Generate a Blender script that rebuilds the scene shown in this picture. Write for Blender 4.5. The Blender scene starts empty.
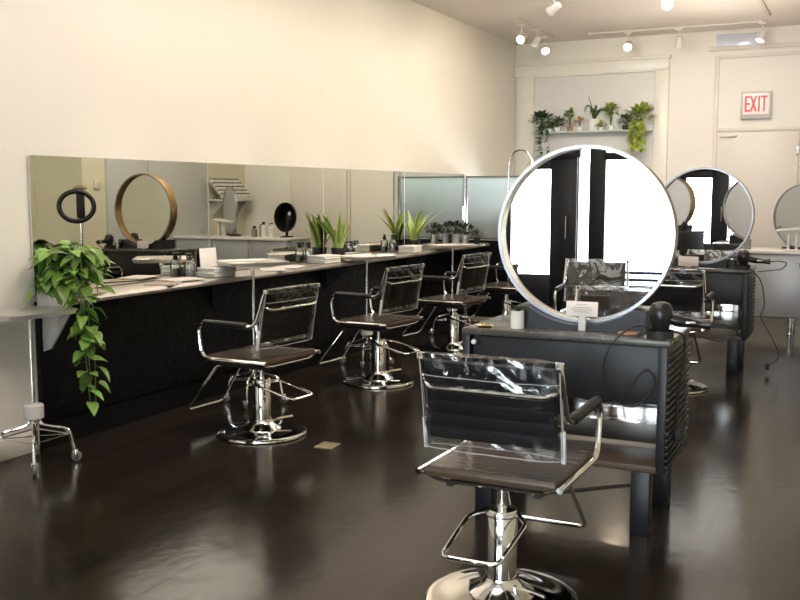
import bpy, bmesh, math, random
from mathutils import Vector, Matrix
R = math.radians
PI = math.pi
random.seed(7)
SC = bpy.context.scene
COL = SC.collection

# ------------------------------------------------------------------ materials
def _nt(name):
    m = bpy.data.materials.new(name); m.use_nodes = True
    nt = m.node_tree; nt.nodes.clear()
    out = nt.nodes.new('ShaderNodeOutputMaterial')
    return m, nt, out

def pmat(name, col, rough=0.5, metal=0.0, var=0.06, nscale=8.0, rvar=0.0, bump=0.0, bscale=60.0, coat=0.0, emit=None, estr=0.0, island=0.0, spec=None):
    """principled material whose colour, roughness and bump are stirred by object-space noise"""
    m, nt, out = _nt(name)
    N, L = nt.nodes, nt.links
    b = N.new('ShaderNodeBsdfPrincipled'); L.new(b.outputs[0], out.inputs[0])
    tc = N.new('ShaderNodeTexCoord')
    no = N.new('ShaderNodeTexNoise'); no.inputs['Scale'].default_value = nscale; no.inputs['Detail'].default_value = 4
    L.new(tc.outputs['Object'], no.inputs['Vector'])
    mx = N.new('ShaderNodeMix'); mx.data_type = 'RGBA'
    lo = [max(0, c*(1-var)) for c in col]; hi = [min(1, c*(1+var)) for c in col]
    mx.inputs[6].default_value = (*lo, 1); mx.inputs[7].default_value = (*hi, 1)
    L.new(no.outputs['Fac'], mx.inputs[0])
    src = mx.outputs[2]
    if island:
        g = N.new('ShaderNodeNewGeometry')
        mr = N.new('ShaderNodeMapRange'); mr.inputs['To Min'].default_value = 1-island; mr.inputs['To Max'].default_value = 1+island
        L.new(g.outputs['Random Per Island'], mr.inputs['Value'])
        hs = N.new('ShaderNodeHueSaturation'); L.new(src, hs.inputs['Color']); L.new(mr.outputs[0], hs.inputs['Value'])
        mr2 = N.new('ShaderNodeMapRange'); mr2.inputs['To Min'].default_value = .485; mr2.inputs['To Max'].default_value = .515
        L.new(g.outputs['Random Per Island'], mr2.inputs['Value']); L.new(mr2.outputs[0], hs.inputs['Hue'])
        src = hs.outputs[0]
    L.new(src, b.inputs['Base Color'])
    b.inputs['Metallic'].default_value = metal
    if rvar:
        mr = N.new('ShaderNodeMapRange'); mr.inputs['To Min'].default_value = max(0, rough-rvar); mr.inputs['To Max'].default_value = rough+rvar
        L.new(no.outputs['Fac'], mr.inputs['Value']); L.new(mr.outputs[0], b.inputs['Roughness'])
    else:
        b.inputs['Roughness'].default_value = rough
    if spec is not None: b.inputs['Specular IOR Level'].default_value = spec
    if coat: b.inputs['Coat Weight'].default_value = coat; b.inputs['Coat Roughness'].default_value = .1
    if emit:
        b.inputs['Emission Color'].default_value = (*emit, 1); b.inputs['Emission Strength'].default_value = estr
    if bump:
        n2 = N.new('ShaderNodeTexNoise'); n2.inputs['Scale'].default_value = bscale; n2.inputs['Detail'].default_value = 5
        L.new(tc.outputs['Object'], n2.inputs['Vector'])
        bp = N.new('ShaderNodeBump'); bp.inputs['Strength'].default_value = bump; bp.inputs['Distance'].default_value = .01
        L.new(n2.outputs['Fac'], bp.inputs['Height']); L.new(bp.outputs[0], b.inputs['Normal'])
    return m

def vinyl_mat(name, base=.05, tint=(.97, .97, .98), rough=.12, bump=.35):
    """clear plastic film: transparent with a wrinkled glossy sheen"""
    m, nt, out = _nt(name); N, L = nt.nodes, nt.links
    tr = N.new('ShaderNodeBsdfTransparent'); tr.inputs[0].default_value = (*tint, 1)
    gl = N.new('ShaderNodeBsdfGlossy'); gl.inputs['Roughness'].default_value = rough
    gl.inputs[0].default_value = (.95, .95, .95, 1)
    tc = N.new('ShaderNodeTexCoord')
    no = N.new('ShaderNodeTexNoise'); no.inputs['Scale'].default_value = 4.2; no.inputs['Detail'].default_value = 2; no.inputs['Distortion'].default_value = 1.0
    L.new(tc.outputs['Object'], no.inputs['Vector'])
    bp = N.new('ShaderNodeBump'); bp.inputs['Strength'].default_value = bump; bp.inputs['Distance'].default_value = .05
    L.new(no.outputs['Fac'], bp.inputs['Height'])
    L.new(bp.outputs[0], gl.inputs['Normal'])
    fr = N.new('ShaderNodeFresnel'); fr.inputs[0].default_value = 1.45; L.new(bp.outputs[0], fr.inputs['Normal'])
    ad = N.new('ShaderNodeMath'); ad.operation = 'MULTIPLY_ADD'; ad.inputs[1].default_value = 1.1; ad.inputs[2].default_value = base
    L.new(fr.outputs[0], ad.inputs[0])
    mx = N.new('ShaderNodeMixShader'); L.new(ad.outputs[0], mx.inputs[0]); L.new(tr.outputs[0], mx.inputs[1]); L.new(gl.outputs[0], mx.inputs[2])
    L.new(mx.outputs[0], out.inputs[0])
    return m

def glass_mat(name, tint=(.95, .98, .98), base=.03):
    m, nt, out = _nt(name); N, L = nt.nodes, nt.links
    tr = N.new('ShaderNodeBsdfTransparent'); tr.inputs[0].default_value = (*tint, 1)
    gl = N.new('ShaderNodeBsdfGlossy'); gl.inputs['Roughness'].default_value = .03
    fr = N.new('ShaderNodeFresnel'); fr.inputs[0].default_value = 1.45
    ad = N.new('ShaderNodeMath'); ad.inputs[1].default_value = base; L.new(fr.outputs[0], ad.inputs[0])
    mx = N.new('ShaderNodeMixShader'); L.new(ad.outputs[0], mx.inputs[0]); L.new(tr.outputs[0], mx.inputs[1]); L.new(gl.outputs[0], mx.inputs[2])
    L.new(mx.outputs[0], out.inputs[0])
    return m

def floor_mat():
    m, nt, out = _nt('dark_stained_floorboards'); N, L = nt.nodes, nt.links
    b = N.new('ShaderNodeBsdfPrincipled'); L.new(b.outputs[0], out.inputs[0])
    tc = N.new('ShaderNodeTexCoord')
    mp = N.new('ShaderNodeMapping'); mp.inputs['Rotation'].default_value = (0, 0, PI/2)
    L.new(tc.outputs['Object'], mp.inputs[0])
    br = N.new('ShaderNodeTexBrick'); br.inputs['Scale'].default_value = 1
    br.inputs['Brick Width'].default_value = 1.6; br.inputs['Row Height'].default_value = .085
    br.inputs['Mortar Size'].default_value = .0018; br.offset = .37
    br.inputs['Color1'].default_value = (.017, .0125, .0105, 1); br.inputs['Color2'].default_value = (.027, .020, .0165, 1)
    br.inputs['Mortar'].default_value = (.005, .004, .004, 1)
    L.new(mp.outputs[0], br.inputs[0])
    no = N.new('ShaderNodeTexNoise'); no.inputs['Scale'].default_value = 1.1; no.inputs['Detail'].default_value = 5
    L.new(tc.outputs['Object'], no.inputs[0])
    mx = N.new('ShaderNodeMix'); mx.data_type = 'RGBA'; mx.blend_type = 'MULTIPLY'; mx.inputs[0].default_value = .7
    L.new(br.outputs['Color'], mx.inputs[6])
    cr = N.new('ShaderNodeValToRGB'); cr.color_ramp.elements[0].color = (.5, .5, .5, 1); cr.color_ramp.elements[1].color = (1.5, 1.4, 1.35, 1)
    L.new(no.outputs['Fac'], cr.inputs[0]); L.new(cr.outputs[0], mx.inputs[7])
    L.new(mx.outputs[2], b.inputs['Base Color'])
    mr = N.new('ShaderNodeMapRange'); mr.inputs['To Min'].default_value = .10; mr.inputs['To Max'].default_value = .24
    L.new(no.outputs['Fac'], mr.inputs['Value']); L.new(mr.outputs[0], b.inputs['Roughness'])
    n2 = N.new('ShaderNodeTexNoise'); n2.inputs['Scale'].default_value = 9; n2.inputs['Detail'].default_value = 3
    L.new(mp.outputs[0], n2.inputs[0])
    ad = N.new('ShaderNodeMath'); ad.operation = 'MULTIPLY_ADD'; ad.inputs[1].default_value = -.6
    L.new(br.outputs['Fac'], ad.inputs[0]); L.new(n2.outputs['Fac'], ad.inputs[2])
    bp = N.new('ShaderNodeBump'); bp.inputs['Strength'].default_value = .11; bp.inputs['Distance'].default_value = .01
    L.new(ad.outputs[0], bp.inputs['Height']); L.new(bp.outputs[0], b.inputs['Normal'])
    b.inputs['Specular IOR Level'].default_value = .26
    return m

def crackle_mat():
    m, nt, out = _nt('black_crackled_panel'); N, L = nt.nodes, nt.links
    b = N.new('ShaderNodeBsdfPrincipled'); L.new(b.outputs[0], out.inputs[0])
    tc = N.new('ShaderNodeTexCoord')
    n0 = N.new('ShaderNodeTexNoise'); n0.inputs['Scale'].default_value = 3; L.new(tc.outputs['Object'], n0.inputs[0])
    mxv = N.new('ShaderNodeMix'); mxv.data_type = 'RGBA'; mxv.inputs[0].default_value = .25
    L.new(tc.outputs['Object'], mxv.inputs[6]); L.new(n0.outputs['Color'], mxv.inputs[7])
    vo = N.new('ShaderNodeTexVoronoi'); vo.feature = 'DISTANCE_TO_EDGE'; vo.inputs['Scale'].default_value = 7
    L.new(mxv.outputs[2], vo.inputs['Vector'])
    cr = N.new('ShaderNodeValToRGB'); cr.color_ramp.elements[0].position = 0; cr.color_ramp.elements[0].color = (.012, .011, .011, 1)
    cr.color_ramp.elements[1].position = .02; cr.color_ramp.elements[1].color = (.004, .0037, .0043, 1)
    L.new(vo.outputs['Distance'], cr.inputs[0]); L.new(cr.outputs[0], b.inputs['Base Color'])
    n1 = N.new('ShaderNodeTexNoise'); n1.inputs['Scale'].default_value = 14; n1.inputs['Detail'].default_value = 6; L.new(tc.outputs['Object'], n1.inputs[0])
    bp = N.new('ShaderNodeBump'); bp.inputs['Strength'].default_value = .5; bp.inputs['Distance'].default_value = .02
    L.new(n1.outputs['Fac'], bp.inputs['Height']); L.new(bp.outputs[0], b.inputs['Normal'])
    b.inputs['Roughness'].default_value = .45
    b.inputs['Specular IOR Level'].default_value = .2
    return m

def frosted_mat():
    """etched glass that lets the light behind it glow through, coloured darker and greyer low down"""
    m, nt, out = _nt('frosted_glass'); N, L = nt.nodes, nt.links
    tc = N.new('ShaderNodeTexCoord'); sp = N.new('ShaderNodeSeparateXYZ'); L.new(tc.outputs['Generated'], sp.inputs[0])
    cr = N.new('ShaderNodeValToRGB')  # colour ramp, darker and greyer towards the bottom
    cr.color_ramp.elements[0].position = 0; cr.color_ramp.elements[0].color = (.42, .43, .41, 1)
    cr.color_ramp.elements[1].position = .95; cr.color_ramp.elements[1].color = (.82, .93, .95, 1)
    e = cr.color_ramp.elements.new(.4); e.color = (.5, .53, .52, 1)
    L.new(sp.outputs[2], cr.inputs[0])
    no = N.new('ShaderNodeTexNoise'); no.inputs['Scale'].default_value = 90; L.new(tc.outputs['Object'], no.inputs[0])
    bp = N.new('ShaderNodeBump'); bp.inputs['Strength'].default_value = .08; L.new(no.outputs['Fac'], bp.inputs['Height'])
    tr = N.new('ShaderNodeBsdfTranslucent'); L.new(cr.outputs[0], tr.inputs[0])
    df = N.new('ShaderNodeBsdfDiffuse'); L.new(cr.outputs[0], df.inputs[0])
    gl = N.new('ShaderNodeBsdfGlossy'); gl.inputs['Roughness'].default_value = .25; L.new(bp.outputs[0], gl.inputs['Normal'])
    m1 = N.new('ShaderNodeMixShader'); m1.inputs[0].default_value = .4; L.new(tr.outputs[0], m1.inputs[1]); L.new(df.outputs[0], m1.inputs[2])
    m2 = N.new('ShaderNodeMixShader'); m2.inputs[0].default_value = .12; L.new(m1.outputs[0], m2.inputs[1]); L.new(gl.outputs[0], m2.inputs[2])
    L.new(m2.outputs[0], out.inputs[0])
    return m

M = {}
M['floor'] = floor_mat()
M['crackle'] = crackle_mat()
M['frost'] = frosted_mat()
M['wall'] = pmat('warm_white_paint', (.82, .77, .69), .42, var=.02, nscale=1.5, bump=.03, bscale=120)
M['wall_back'] = pmat('cream_white_paint', (.84, .80, .73), .45, var=.02, nscale=1.5, bump=.03, bscale=120)
M['wall_yellow'] = pmat('pale_yellow_paint', (.74, .69, .52), .5, var=.03, nscale=1.5, bump=.03, bscale=120)
M['ceil'] = pmat('ceiling_paint', (.86, .79, .73), .7, var=.02, nscale=2)
M['trimw'] = pmat('white_gloss_trim', (.82, .79, .72), .3, var=.02)
M['doorw'] = pmat('beige_door_paint', (.76, .71, .64), .4, var=.02)
M['recess'] = pmat('grey_white_board', (.74, .73, .71), .5, var=.02)
M['greydoor'] = pmat('blue_grey_paint', (.55, .56, .53), .4, var=.03)
M['blackframe'] = pmat('black_frame_paint', (.012, .012, .016), .35)
M['chrome'] = pmat('polished_chrome', (.86, .85, .83), .07, 1, var=.03, rvar=.03)
M['chromed'] = pmat('worn_chrome', (.74, .73, .71), .16, 1, var=.06, rvar=.05)
M['steel'] = pmat('brushed_steel', (.60, .57, .53), .3, 1, var=.08, nscale=20, rvar=.08)
M['steel_top'] = pmat('scuffed_steel_counter', (.40, .35, .31), .34, .75, var=.08, nscale=6, rvar=.05)
M['tray'] = pmat('tray_steel', (.66, .63, .58), .35, .6, var=.08, rvar=.06)
M['leather'] = pmat('black_leather', (.006, .006, .008), .45, var=.3, nscale=30, bump=.08, bscale=250)
M['leather_seat'] = pmat('sheen_tinted_leather', (.10, .068, .047), .4, var=.3, nscale=30, bump=.06, bscale=250)  # black leather with its warm reflected sheen put into the base colour
M['blackp'] = pmat('black_plastic', (.012, .012, .013), .3, var=.2)
M['blackm'] = pmat('matte_black_plastic', (.016, .016, .018), .6, var=.2)
M['vinyl'] = vinyl_mat('clear_vinyl', base=.055, rough=.09, bump=.95)
M['vinyls'] = vinyl_mat('clear_vinyl_seat', base=.06, rough=.22, bump=.2)
M['seam'] = pmat('milky_vinyl_seam', (.45, .44, .44), .25, var=.1)
M['glass'] = glass_mat('clear_glass')
M['visor'] = glass_mat('smoked_visor', (.8, .86, .9), .22)
M['mirror'] = pmat('mirror_silver', (.74, .745, .67), .005, 1, var=.01)
M['mirror_r'] = pmat('round_mirror_silver', (.90, .91, .92), .005, 1, var=.01)
M['desk'] = pmat('charcoal_laminate', (.011, .012, .017), .42, var=.15, nscale=40, bump=.03, bscale=200)
M['desk_top'] = pmat('charcoal_desk_top', (.085, .078, .072), .26, var=.15, nscale=30, rvar=.06)
M['shelfb'] = pmat('brown_shelf_board', (.10, .068, .048), .5, var=.2, nscale=20)
M['gold'] = pmat('gilded_wood_rim', (.40, .235, .085), .36, .6, var=.2, nscale=14, rvar=.08)
M['silver_lip'] = pmat('silver_rim_lip', (.36, .36, .39), .3, 1, var=.05)
M['white'] = pmat('white_plastic', (.8, .79, .77), .35, var=.02)
M['collar'] = pmat('grey_white_hub', (.62, .60, .57), .4, var=.04)
M['bracket'] = pmat('light_grey_enamel', (.60, .57, .55), .35, var=.03)
M['rubber'] = pmat('grey_rubber', (.18, .17, .16), .5)
M['paper'] = pmat('white_paper', (.8, .78, .73), .6, var=.03)
M['towel'] = pmat('white_towel', (.82, .79, .72), .9, var=.05, nscale=60, bump=.4, bscale=180)
M['ceramic'] = pmat('white_ceramic', (.85, .84, .8), .2, var=.02)
M['greym'] = pmat('grey_metal_frame', (.2, .21, .21), .4, .5)
M['dimsteel'] = pmat('dim_polished_steel', (.42, .41, .40), .06, 1)
M['skirtb'] = pmat('black_skirting_paint', (.004, .004, .004), .7, spec=.1)
M['bglass'] = glass_mat('bottle_glass', (.93, .95, .94), .13)
M['water'] = pmat('bottle_water', (.50, .51, .48), .15, var=.1)
M['potb'] = pmat('black_pot', (.015, .015, .016), .35)
M['soil'] = pmat('soil', (.03, .02, .014), .9, var=.4, nscale=60)
M['leaf'] = pmat('pothos_leaf', (.17, .31, .055), .38, var=.35, nscale=25, island=.45)
M['leaf_d'] = pmat('dark_leaf', (.04, .085, .03), .45, var=.3, nscale=25, island=.4)
M['leaf_y'] = pmat('yellow_green_leaf', (.38, .45, .08), .45, var=.3, nscale=25, island=.35)
M['leaf_p'] = pmat('black_purple_leaf', (.018, .014, .02), .4, var=.3, island=.4)
M['flower'] = pmat('orange_flower', (.75, .30, .10), .5, island=.3)
M['stem'] = pmat('plant_stem', (.12, .17, .05), .6)
M['snake_c'] = pmat('snake_leaf_green', (.22, .38, .09), .4, var=.5, nscale=30, island=.2)
M['snake_e'] = pmat('snake_leaf_edge', (.62, .62, .18), .4, var=.15)
M['exitw'] = pmat('exit_sign_face', (.82, .70, .66), .3, emit=(1, .75, .68), estr=.22)
M['exitr'] = pmat('exit_sign_red', (.75, .04, .05), .4, emit=(.9, .06, .06), estr=.35)
M['brass'] = pmat('brass_plate', (.40, .32, .2), .4, .7, var=.15)
M['brassp'] = pmat('polished_brass', (.6, .45, .2), .25, 1)
M['wood'] = pmat('terracotta_wood', (.45, .24, .14), .5, var=.15, nscale=20)
M['bulb'] = pmat('lamp_glow', (1, 1, 1), .3, emit=(1, .93, .8), estr=14)
M['bulb_off'] = pmat('lamp_dim', (.8, .76, .7), .3, emit=(1, .9, .75), estr=.6)
M['fixture'] = pmat('white_fixture', (.72, .68, .62), .35)
M['steelcab'] = pmat('pale_steel_cabinet', (.44, .44, .46), .38, .35, var=.08, nscale=3)
M['cabtop'] = pmat('pale_counter_top', (.72, .69, .64), .25, var=.04)
M['transom'] = pmat('transom_glass', (.62, .66, .76), .15, var=.05)
M['shelfg'] = pmat('green_glass_shelf', (.55, .68, .66), .1, var=.05)
M['liquid'] = pmat('bottle_white', (.75, .73, .68), .35, island=.1)
M['bottle_gr'] = pmat('bottle_grey', (.22, .21, .2), .35)
M['label'] = pmat('bottle_blue', (.35, .5, .62), .4)
M['print'] = pmat('magazine_print', (.42, .30, .24), .35, var=.6, nscale=35)
M['slat'] = pmat('navy_slat', (.05, .08, .16), .4)
M['pink'] = pmat('pale_card', (.84, .76, .72), .6, var=.03)
M['grey_text'] = pmat('grey_print', (.45, .40, .40), .6)

# ------------------------------------------------------------------ mesh builder
class MB:
    def __init__(s): s.bm = bmesh.new(); s.mi = 0
    def _tag(s, n0):
        s.bm.faces.ensure_lookup_table()
        for f in s.bm.faces[n0:]: f.material_index = s.mi
    def box(s, c, d, rot=None, bevel=0.0):
        t = bmesh.new(); bmesh.ops.create_cube(t, size=1)
        for v in t.verts: v.co = Vector((v.co.x*d[0], v.co.y*d[1], v.co.z*d[2]))
        if bevel: bmesh.ops.bevel(t, geom=list(t.edges), offset=min(bevel, min(d)*.45), segments=2, affect='EDGES', profile=.5)
        mt = Matrix.Translation(Vector(c)) @ (rot.to_4x4() if rot else Matrix.Identity(4))
        s.add(t, mt); return s
    def add(s, t, mt=None):
        if mt is not None: t.transform(mt)
        n0 = len(s.bm.faces); me = bpy.data.meshes.new('tmp'); t.to_mesh(me); t.free()
        s.bm.from_mesh(me); bpy.data.meshes.remove(me); s._tag(n0)
    def face(s, pts):
        n0 = len(s.bm.faces); s.bm.faces.new([s.bm.verts.new(p) for p in pts]); s._tag(n0); return s
    def grid(s, rows, closed=False):
        n0 = len(s.bm.faces)
        vs = [[s.bm.verts.new(p) for p in r] for r in rows]
        for i in range(len(vs)-1):
            n = len(vs[i])
            for j in range(n if closed else n-1):
                try: s.bm.faces.new((vs[i][j], vs[i][(j+1) % n], vs[i+1][(j+1) % n], vs[i+1][j]))
                except ValueError: pass
        s._tag(n0); return vs
    def tube(s, pts, r, seg=10, closed=False, cap=True):
        P = [Vector(p) for p in pts]; n = len(P)
        rs = r if isinstance(r, (list, tuple)) else [r]*n
        rows = []; up = None
        for i in range(n):
            a = P[(i-1) % n] if (closed or i > 0) else P[i]; b = P[(i+1) % n] if (closed or i < n-1) else P[i]
            t = (b-a).normalized()
            if up is None:
                up = Vector((0, 0, 1)) if abs(t.z) < .9 else Vector((1, 0, 0))
            u = (up - t*up.dot(t)).normalized(); w = t.cross(u); up = u
            rows.append([P[i] + (u*math.cos(2*PI*k/seg) + w*math.sin(2*PI*k/seg))*rs[i] for k in range(seg)])
        if closed: rows.append(rows[0])
        n0 = len(s.bm.faces)
        vs = s.grid(rows, True)
        if cap and not closed:
            s.bm.faces.new(vs[0][::-1]); s.bm.faces.new(vs[-1])
        s._tag(n0); return s
    def lathe(s, prof, seg=32, c=(0, 0, 0), axis='z', mt=None):
        rows = []
        for k in range(seg+1):
            a = 2*PI*k/seg; r_ = []
            for (r, z) in prof:
                x, y = r*math.cos(a), r*math.sin(a)
                p = Vector((x, y, z)) if axis == 'z' else (Vector((x, z, y)) if axis == 'y' else Vector((z, x, y)))
                if mt: p = mt @ p
                r_.append(p + Vector(c))
            rows.append(r_)
        s.grid(rows); return s
    def prism(s, poly, y0, y1, plane='xz'):
        def P(a, b, t): return (a, t, b) if plane == 'xz' else ((a, b, t) if plane == 'xy' else (t, a, b))
        n0 = len(s.bm.faces)
        A = [s.bm.verts.new(P(a, b, y0)) for a, b in poly]; B = [s.bm.verts.new(P(a, b, y1)) for a, b in poly]
        n = len(poly)
        s.bm.faces.new(A); s.bm.faces.new(B[::-1])
        for i in range(n): s.bm.faces.new((A[i], B[i], B[(i+1) % n], A[(i+1) % n]))
        s._tag(n0); return s
    def build(s, name, mats, parent=None, smooth=True, angle=35):
        bm = s.bm
        bmesh.ops.remove_doubles(bm, verts=bm.verts, dist=1e-5)
        bmesh.ops.recalc_face_normals(bm, faces=bm.faces)
        me = bpy.data.meshes.new(name); bm.to_mesh(me); bm.free()
        for m in (mats if isinstance(mats, (list, tuple)) else [mats]): me.materials.append(m)
        if smooth:
            me.polygons.foreach_set('use_smooth', [True]*len(me.polygons))
            try: me.set_sharp_from_angle(angle=R(angle))
            except Exception: pass
        o = bpy.data.objects.new(name, me); COL.objects.link(o)
        if parent is not None: o.parent = parent
        return o

def fillet(pts, rads, n=6, closed=False):
    """polyline with rounded corners"""
    P = [Vector(p) for p in pts]; out = []; N_ = len(P)
    if not isinstance(rads, (list, tuple)): rads = [rads]*N_
    for i in range(N_):
        if not closed and i in (0, N_-1): out.append(P[i]); continue
        a, b, c = P[(i-1) % N_], P[i], P[(i+1) % N_]
        u, v = (a-b), (c-b); lu, lv = u.length, v.length; u.normalize(); v.normalize()
        d = min(rads[i], lu*.49, lv*.49)
        p0, p1 = b+u*d, b+v*d
        for k in range(n+1):
            t = k/n; out.append(p0*(1-t)**2 + b*2*t*(1-t) + p1*t*t)
    return out

def spline(pts, n=8):
    P = [Vector(p) for p in pts]; P = [P[0]*2-P[1]] + P + [P[-1]*2-P[-2]]; out = []
    for i in range(1, len(P)-2):
        for k in range(n):
            t = k/n; a, b, c, d = P[i-1:i+3]
            out.append(.5*((2*b)+(c-a)*t+(2*a-5*b+4*c-d)*t*t+(3*b-a-3*c+d)*t**3))
    out.append(P[-2]); return out

def tag(o, label=None, cat=None, group=None, kind=None):
    if label: o['label'] = label
    if cat: o['category'] = cat
    if group: o['group'] = group
    if kind: o['kind'] = kind
    return o
def thing(name, label, cat, loc=(0, 0, 0), rz=0, group=None):
    o = bpy.data.objects.new(name, None); COL.objects.link(o); o.empty_display_size = .1
    o.location = loc; o.rotation_euler = (0, 0, rz)
    return tag(o, label, cat, group)
def copy_tree(o, loc, rz, label, group=None):
    def cp(s, parent):
        c = s.copy(); COL.objects.link(c)
        if parent is not None: c.parent = parent
        for ch in [x for x in list(COL.objects) if x.parent == s]: cp(ch, c)
        return c
    r = cp(o, None); r.location = loc; r.rotation_euler = (0, 0, rz); r['label'] = label
    if group: r['group'] = group
    return r
def struct(name, mb, mat, parent=None):
    o = mb.build(name, mat, parent); o['kind'] = 'structure'
    return o

# ------------------------------------------------------------------ layout numbers (metres; camera above the origin, Y runs down the room)
XW, YF, ZC, XR, YS = -4.45, 12.79, 3.56, 0.95, -3.0
XJ, YJ = 0.12, 9.25          # the back part of the room is narrower on its right side
CT = 0.94                    # wall counter height
XC = -4.10                   # its front edge

# ------------------------------------------------------------------ room shell
struct('floor', MB().box(((XW+XR)/2-.1, (YF+YS)/2, -.05), (XR-XW+.8, YF-YS+.8, .1)), M['floor'])
struct('ceiling', MB().box(((XW+XR)/2, (YF+YS)/2, ZC+.05), (XR-XW+.6, YF-YS+.6, .1)), M['ceil'])
struct('wall_left', MB().box((XW-.1, (YF+YS)/2, ZC/2), (.2, YF-YS+.4, ZC)), M['wall'])
struct('wall_back', MB().box(((XW+XR)/2, YF+.1, ZC/2), (XR-XW+.4, .2, ZC)), M['wall_back'])
struct('wall_right', MB().box((XR+.1, (YJ+YS)/2, ZC/2), (.2, YJ-YS+.4, ZC)), M['wall_yellow'])
w = MB(); w.box(((XJ+XR)/2+.1, (YJ+YF)/2, ZC/2), (XR-XJ+.2, YF-YJ, ZC)); struct('wall_right_back', w, M['wall_yellow'])
# front wall with the shop windows, behind the camera (seen in the round mirrors)
fr = MB()
for x0, x1, z0, z1 in [(XW-.1, -3.40, 0, ZC), (-2.42, -2.40, 0, ZC), (-2.27, -2.07, 0, ZC), (-3.45, -2.3, 2.85, ZC), (-2.45, -2.1, 2.85, ZC),
                       (-2.1, XR+.1, 2.85, ZC), (-2.1, XR+.1, 0, .22), (-3.45, -2.4, 1.98, 2.12), (-2.1, XR+.1, 1.95, 2.04), (-.45, -.3, .2, 2.9), (.8, XR+.1, .2, 2.9), (-2.45, -2.2, 0, .25)]:
    fr.box(((x0+x1)/2, YS-.08, (z0+z1)/2), (x1-x0, .16, z1-z0), bevel=.006)
struct('wall_front', fr, M['blackframe'])
d = MB(); dz = [(-3.40, -3.27, .02, 1.98), (-2.76, -2.43, .02, 1.98), (-3.28, -2.75, 1.84, 1.98), (-3.28, -2.75, .02, .50)]
for x0, x1, z0, z1 in dz: d.box(((x0+x1)/2, YS-.06, (z0+z1)/2), (x1-x0, .05, z1-z0), bevel=.004)
dr = struct('door_2', d, M['blackframe'])
struct('pane', MB().box((-3.015, YS-.06, 1.17), (.53, .01, 1.36)), M['glass'], dr)
struct('door_handle', MB().tube(fillet([(-2.55, YS-.03, .95), (-2.55, YS+.03, .95), (-2.55, YS+.03, 1.25), (-2.55, YS-.03, 1.25)], .02), .01), M['chromed'], dr)
for i, (x0, x1, z0, z1) in enumerate([(-3.40, -2.42, 2.12, 2.85), (-2.40, -2.27, .25, 2.85), (-2.07, -.45, .22, 1.95), (-2.07, -.45, 2.04, 2.85), (-.3, .8, .22, 1.95), (-.3, .8, 2.04, 2.85)]):
    struct('window_%d' % (i+1), MB().box(((x0+x1)/2, YS-.1, (z0+z1)/2), (x1-x0+.02, .012, z1-z0+.02)), M['glass'])

# baseboards
struct('baseboard_left', MB().box((XW+.008, (YS+4.13)/2, .06), (.016, 4.13-YS, .12), bevel=.004), M['wall'])
struct('trim_1', MB().box((XW+.012, (4.15+10.9)/2, .09), (.024, 6.75, .18)), M['skirtb'])
struct('baseboard_back', MB().box(((XW+XJ)/2, YF-.01, .09), (XJ-XW, .02, .18), bevel=.004), M['wall_back'])
# black crackled panel below the counter
struct('trim_2', MB().box((XW+.02, (4.15+10.9)/2, (.17+.90)/2), (.04, 6.75, .73), bevel=.003), M['crackle'])

# alcove casing on the far wall
c = MB(); xa0, xa1, zt = -4.17, -2.55, 3.12
c.box(((XW+xa0)/2+.02, YF-.025, zt/2), (xa0-XW-.04, .05, zt), bevel=.006)
c.box(((xa1-2.38)/2, YF-.025, zt/2), (.18, .05, zt), bevel=.006)
c.box(((XW-2.38)/2, YF-.03, zt+.07), (-2.38-XW, .06, .14), bevel=.006)
c.box(((XW-2.36)/2, YF-.045, zt+.155), (-2.36-XW, .09, .035), bevel=.008)
c.box(((xa0+xa1)/2, YF-.03, zt-.012), (xa1-xa0, .06, .024))
struct('trim_3', c, M['trimw'])
struct('trim_4', MB().box(((xa0+xa1)/2, YF-.006, zt/2), (xa1-xa0, .012, zt)), M['recess'])
# exit door with its tall panelled surround
e = MB()
e.box((-.75, YF-.02, 3.33), (2.3, .04, .05), bevel=.01)
e.box((-1.79, YF-.012, 1.62), (.05, .024, 3.24), bevel=.004)
e.box((-.77, YF-.012, 1.62), (.05, .024, 3.24), bevel=.004)
e.box((-1.28, YF-.012, 2.33), (1.0, .024, .05), bevel=.004)
e.box((-1.28, YF-.012, 3.23), (1.0, .024, .04), bevel=.004)
struct('trim_5', e, M['doorw'])
dd = struct('door_1', MB().box((-1.28, YF-.02, 1.15), (.96, .04, 2.28), bevel=.004), M['doorw'])
k = MB(); k.lathe([(0, 0), (.03, 0), (.03, .01), (.012, .014), (.012, .05), (.028, .06), (.03, .075), (.02, .09), (0, .092)], 20, (-1.69, YF-.04, 1.02), 'y', Matrix.Scale(-1, 4, (0, 1, 0))); struct('door_handle', k, M['chromed'], dd)
k = MB()
for z in (2.05, .3): k.box((-.81, YF-.045, z), (.02, .012, .1), bevel=.002)
struct('hinge', k, M['chromed'], dd)
k = MB(); k.box((-1.62, YF-.055, 2.25), (.2, .03, .03), bevel=.004); struct('door_closer', k, M['doorw'], dd)
struct('window_7', MB().box((-1.56, YF-.012, 3.42), (.5, .02, .17), bevel=.004), M['transom'])
# blue-grey double doors on the back right wall (seen in the long mirror)
g = MB()
for y0, y1 in ((9.66, 10.46), (10.48, 11.8)): g.box((XJ-.015, (y0+y1)/2, 1.35), (.03, y1-y0, 2.7), bevel=.004)
struct('door_3', g, M['greydoor'])

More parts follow.
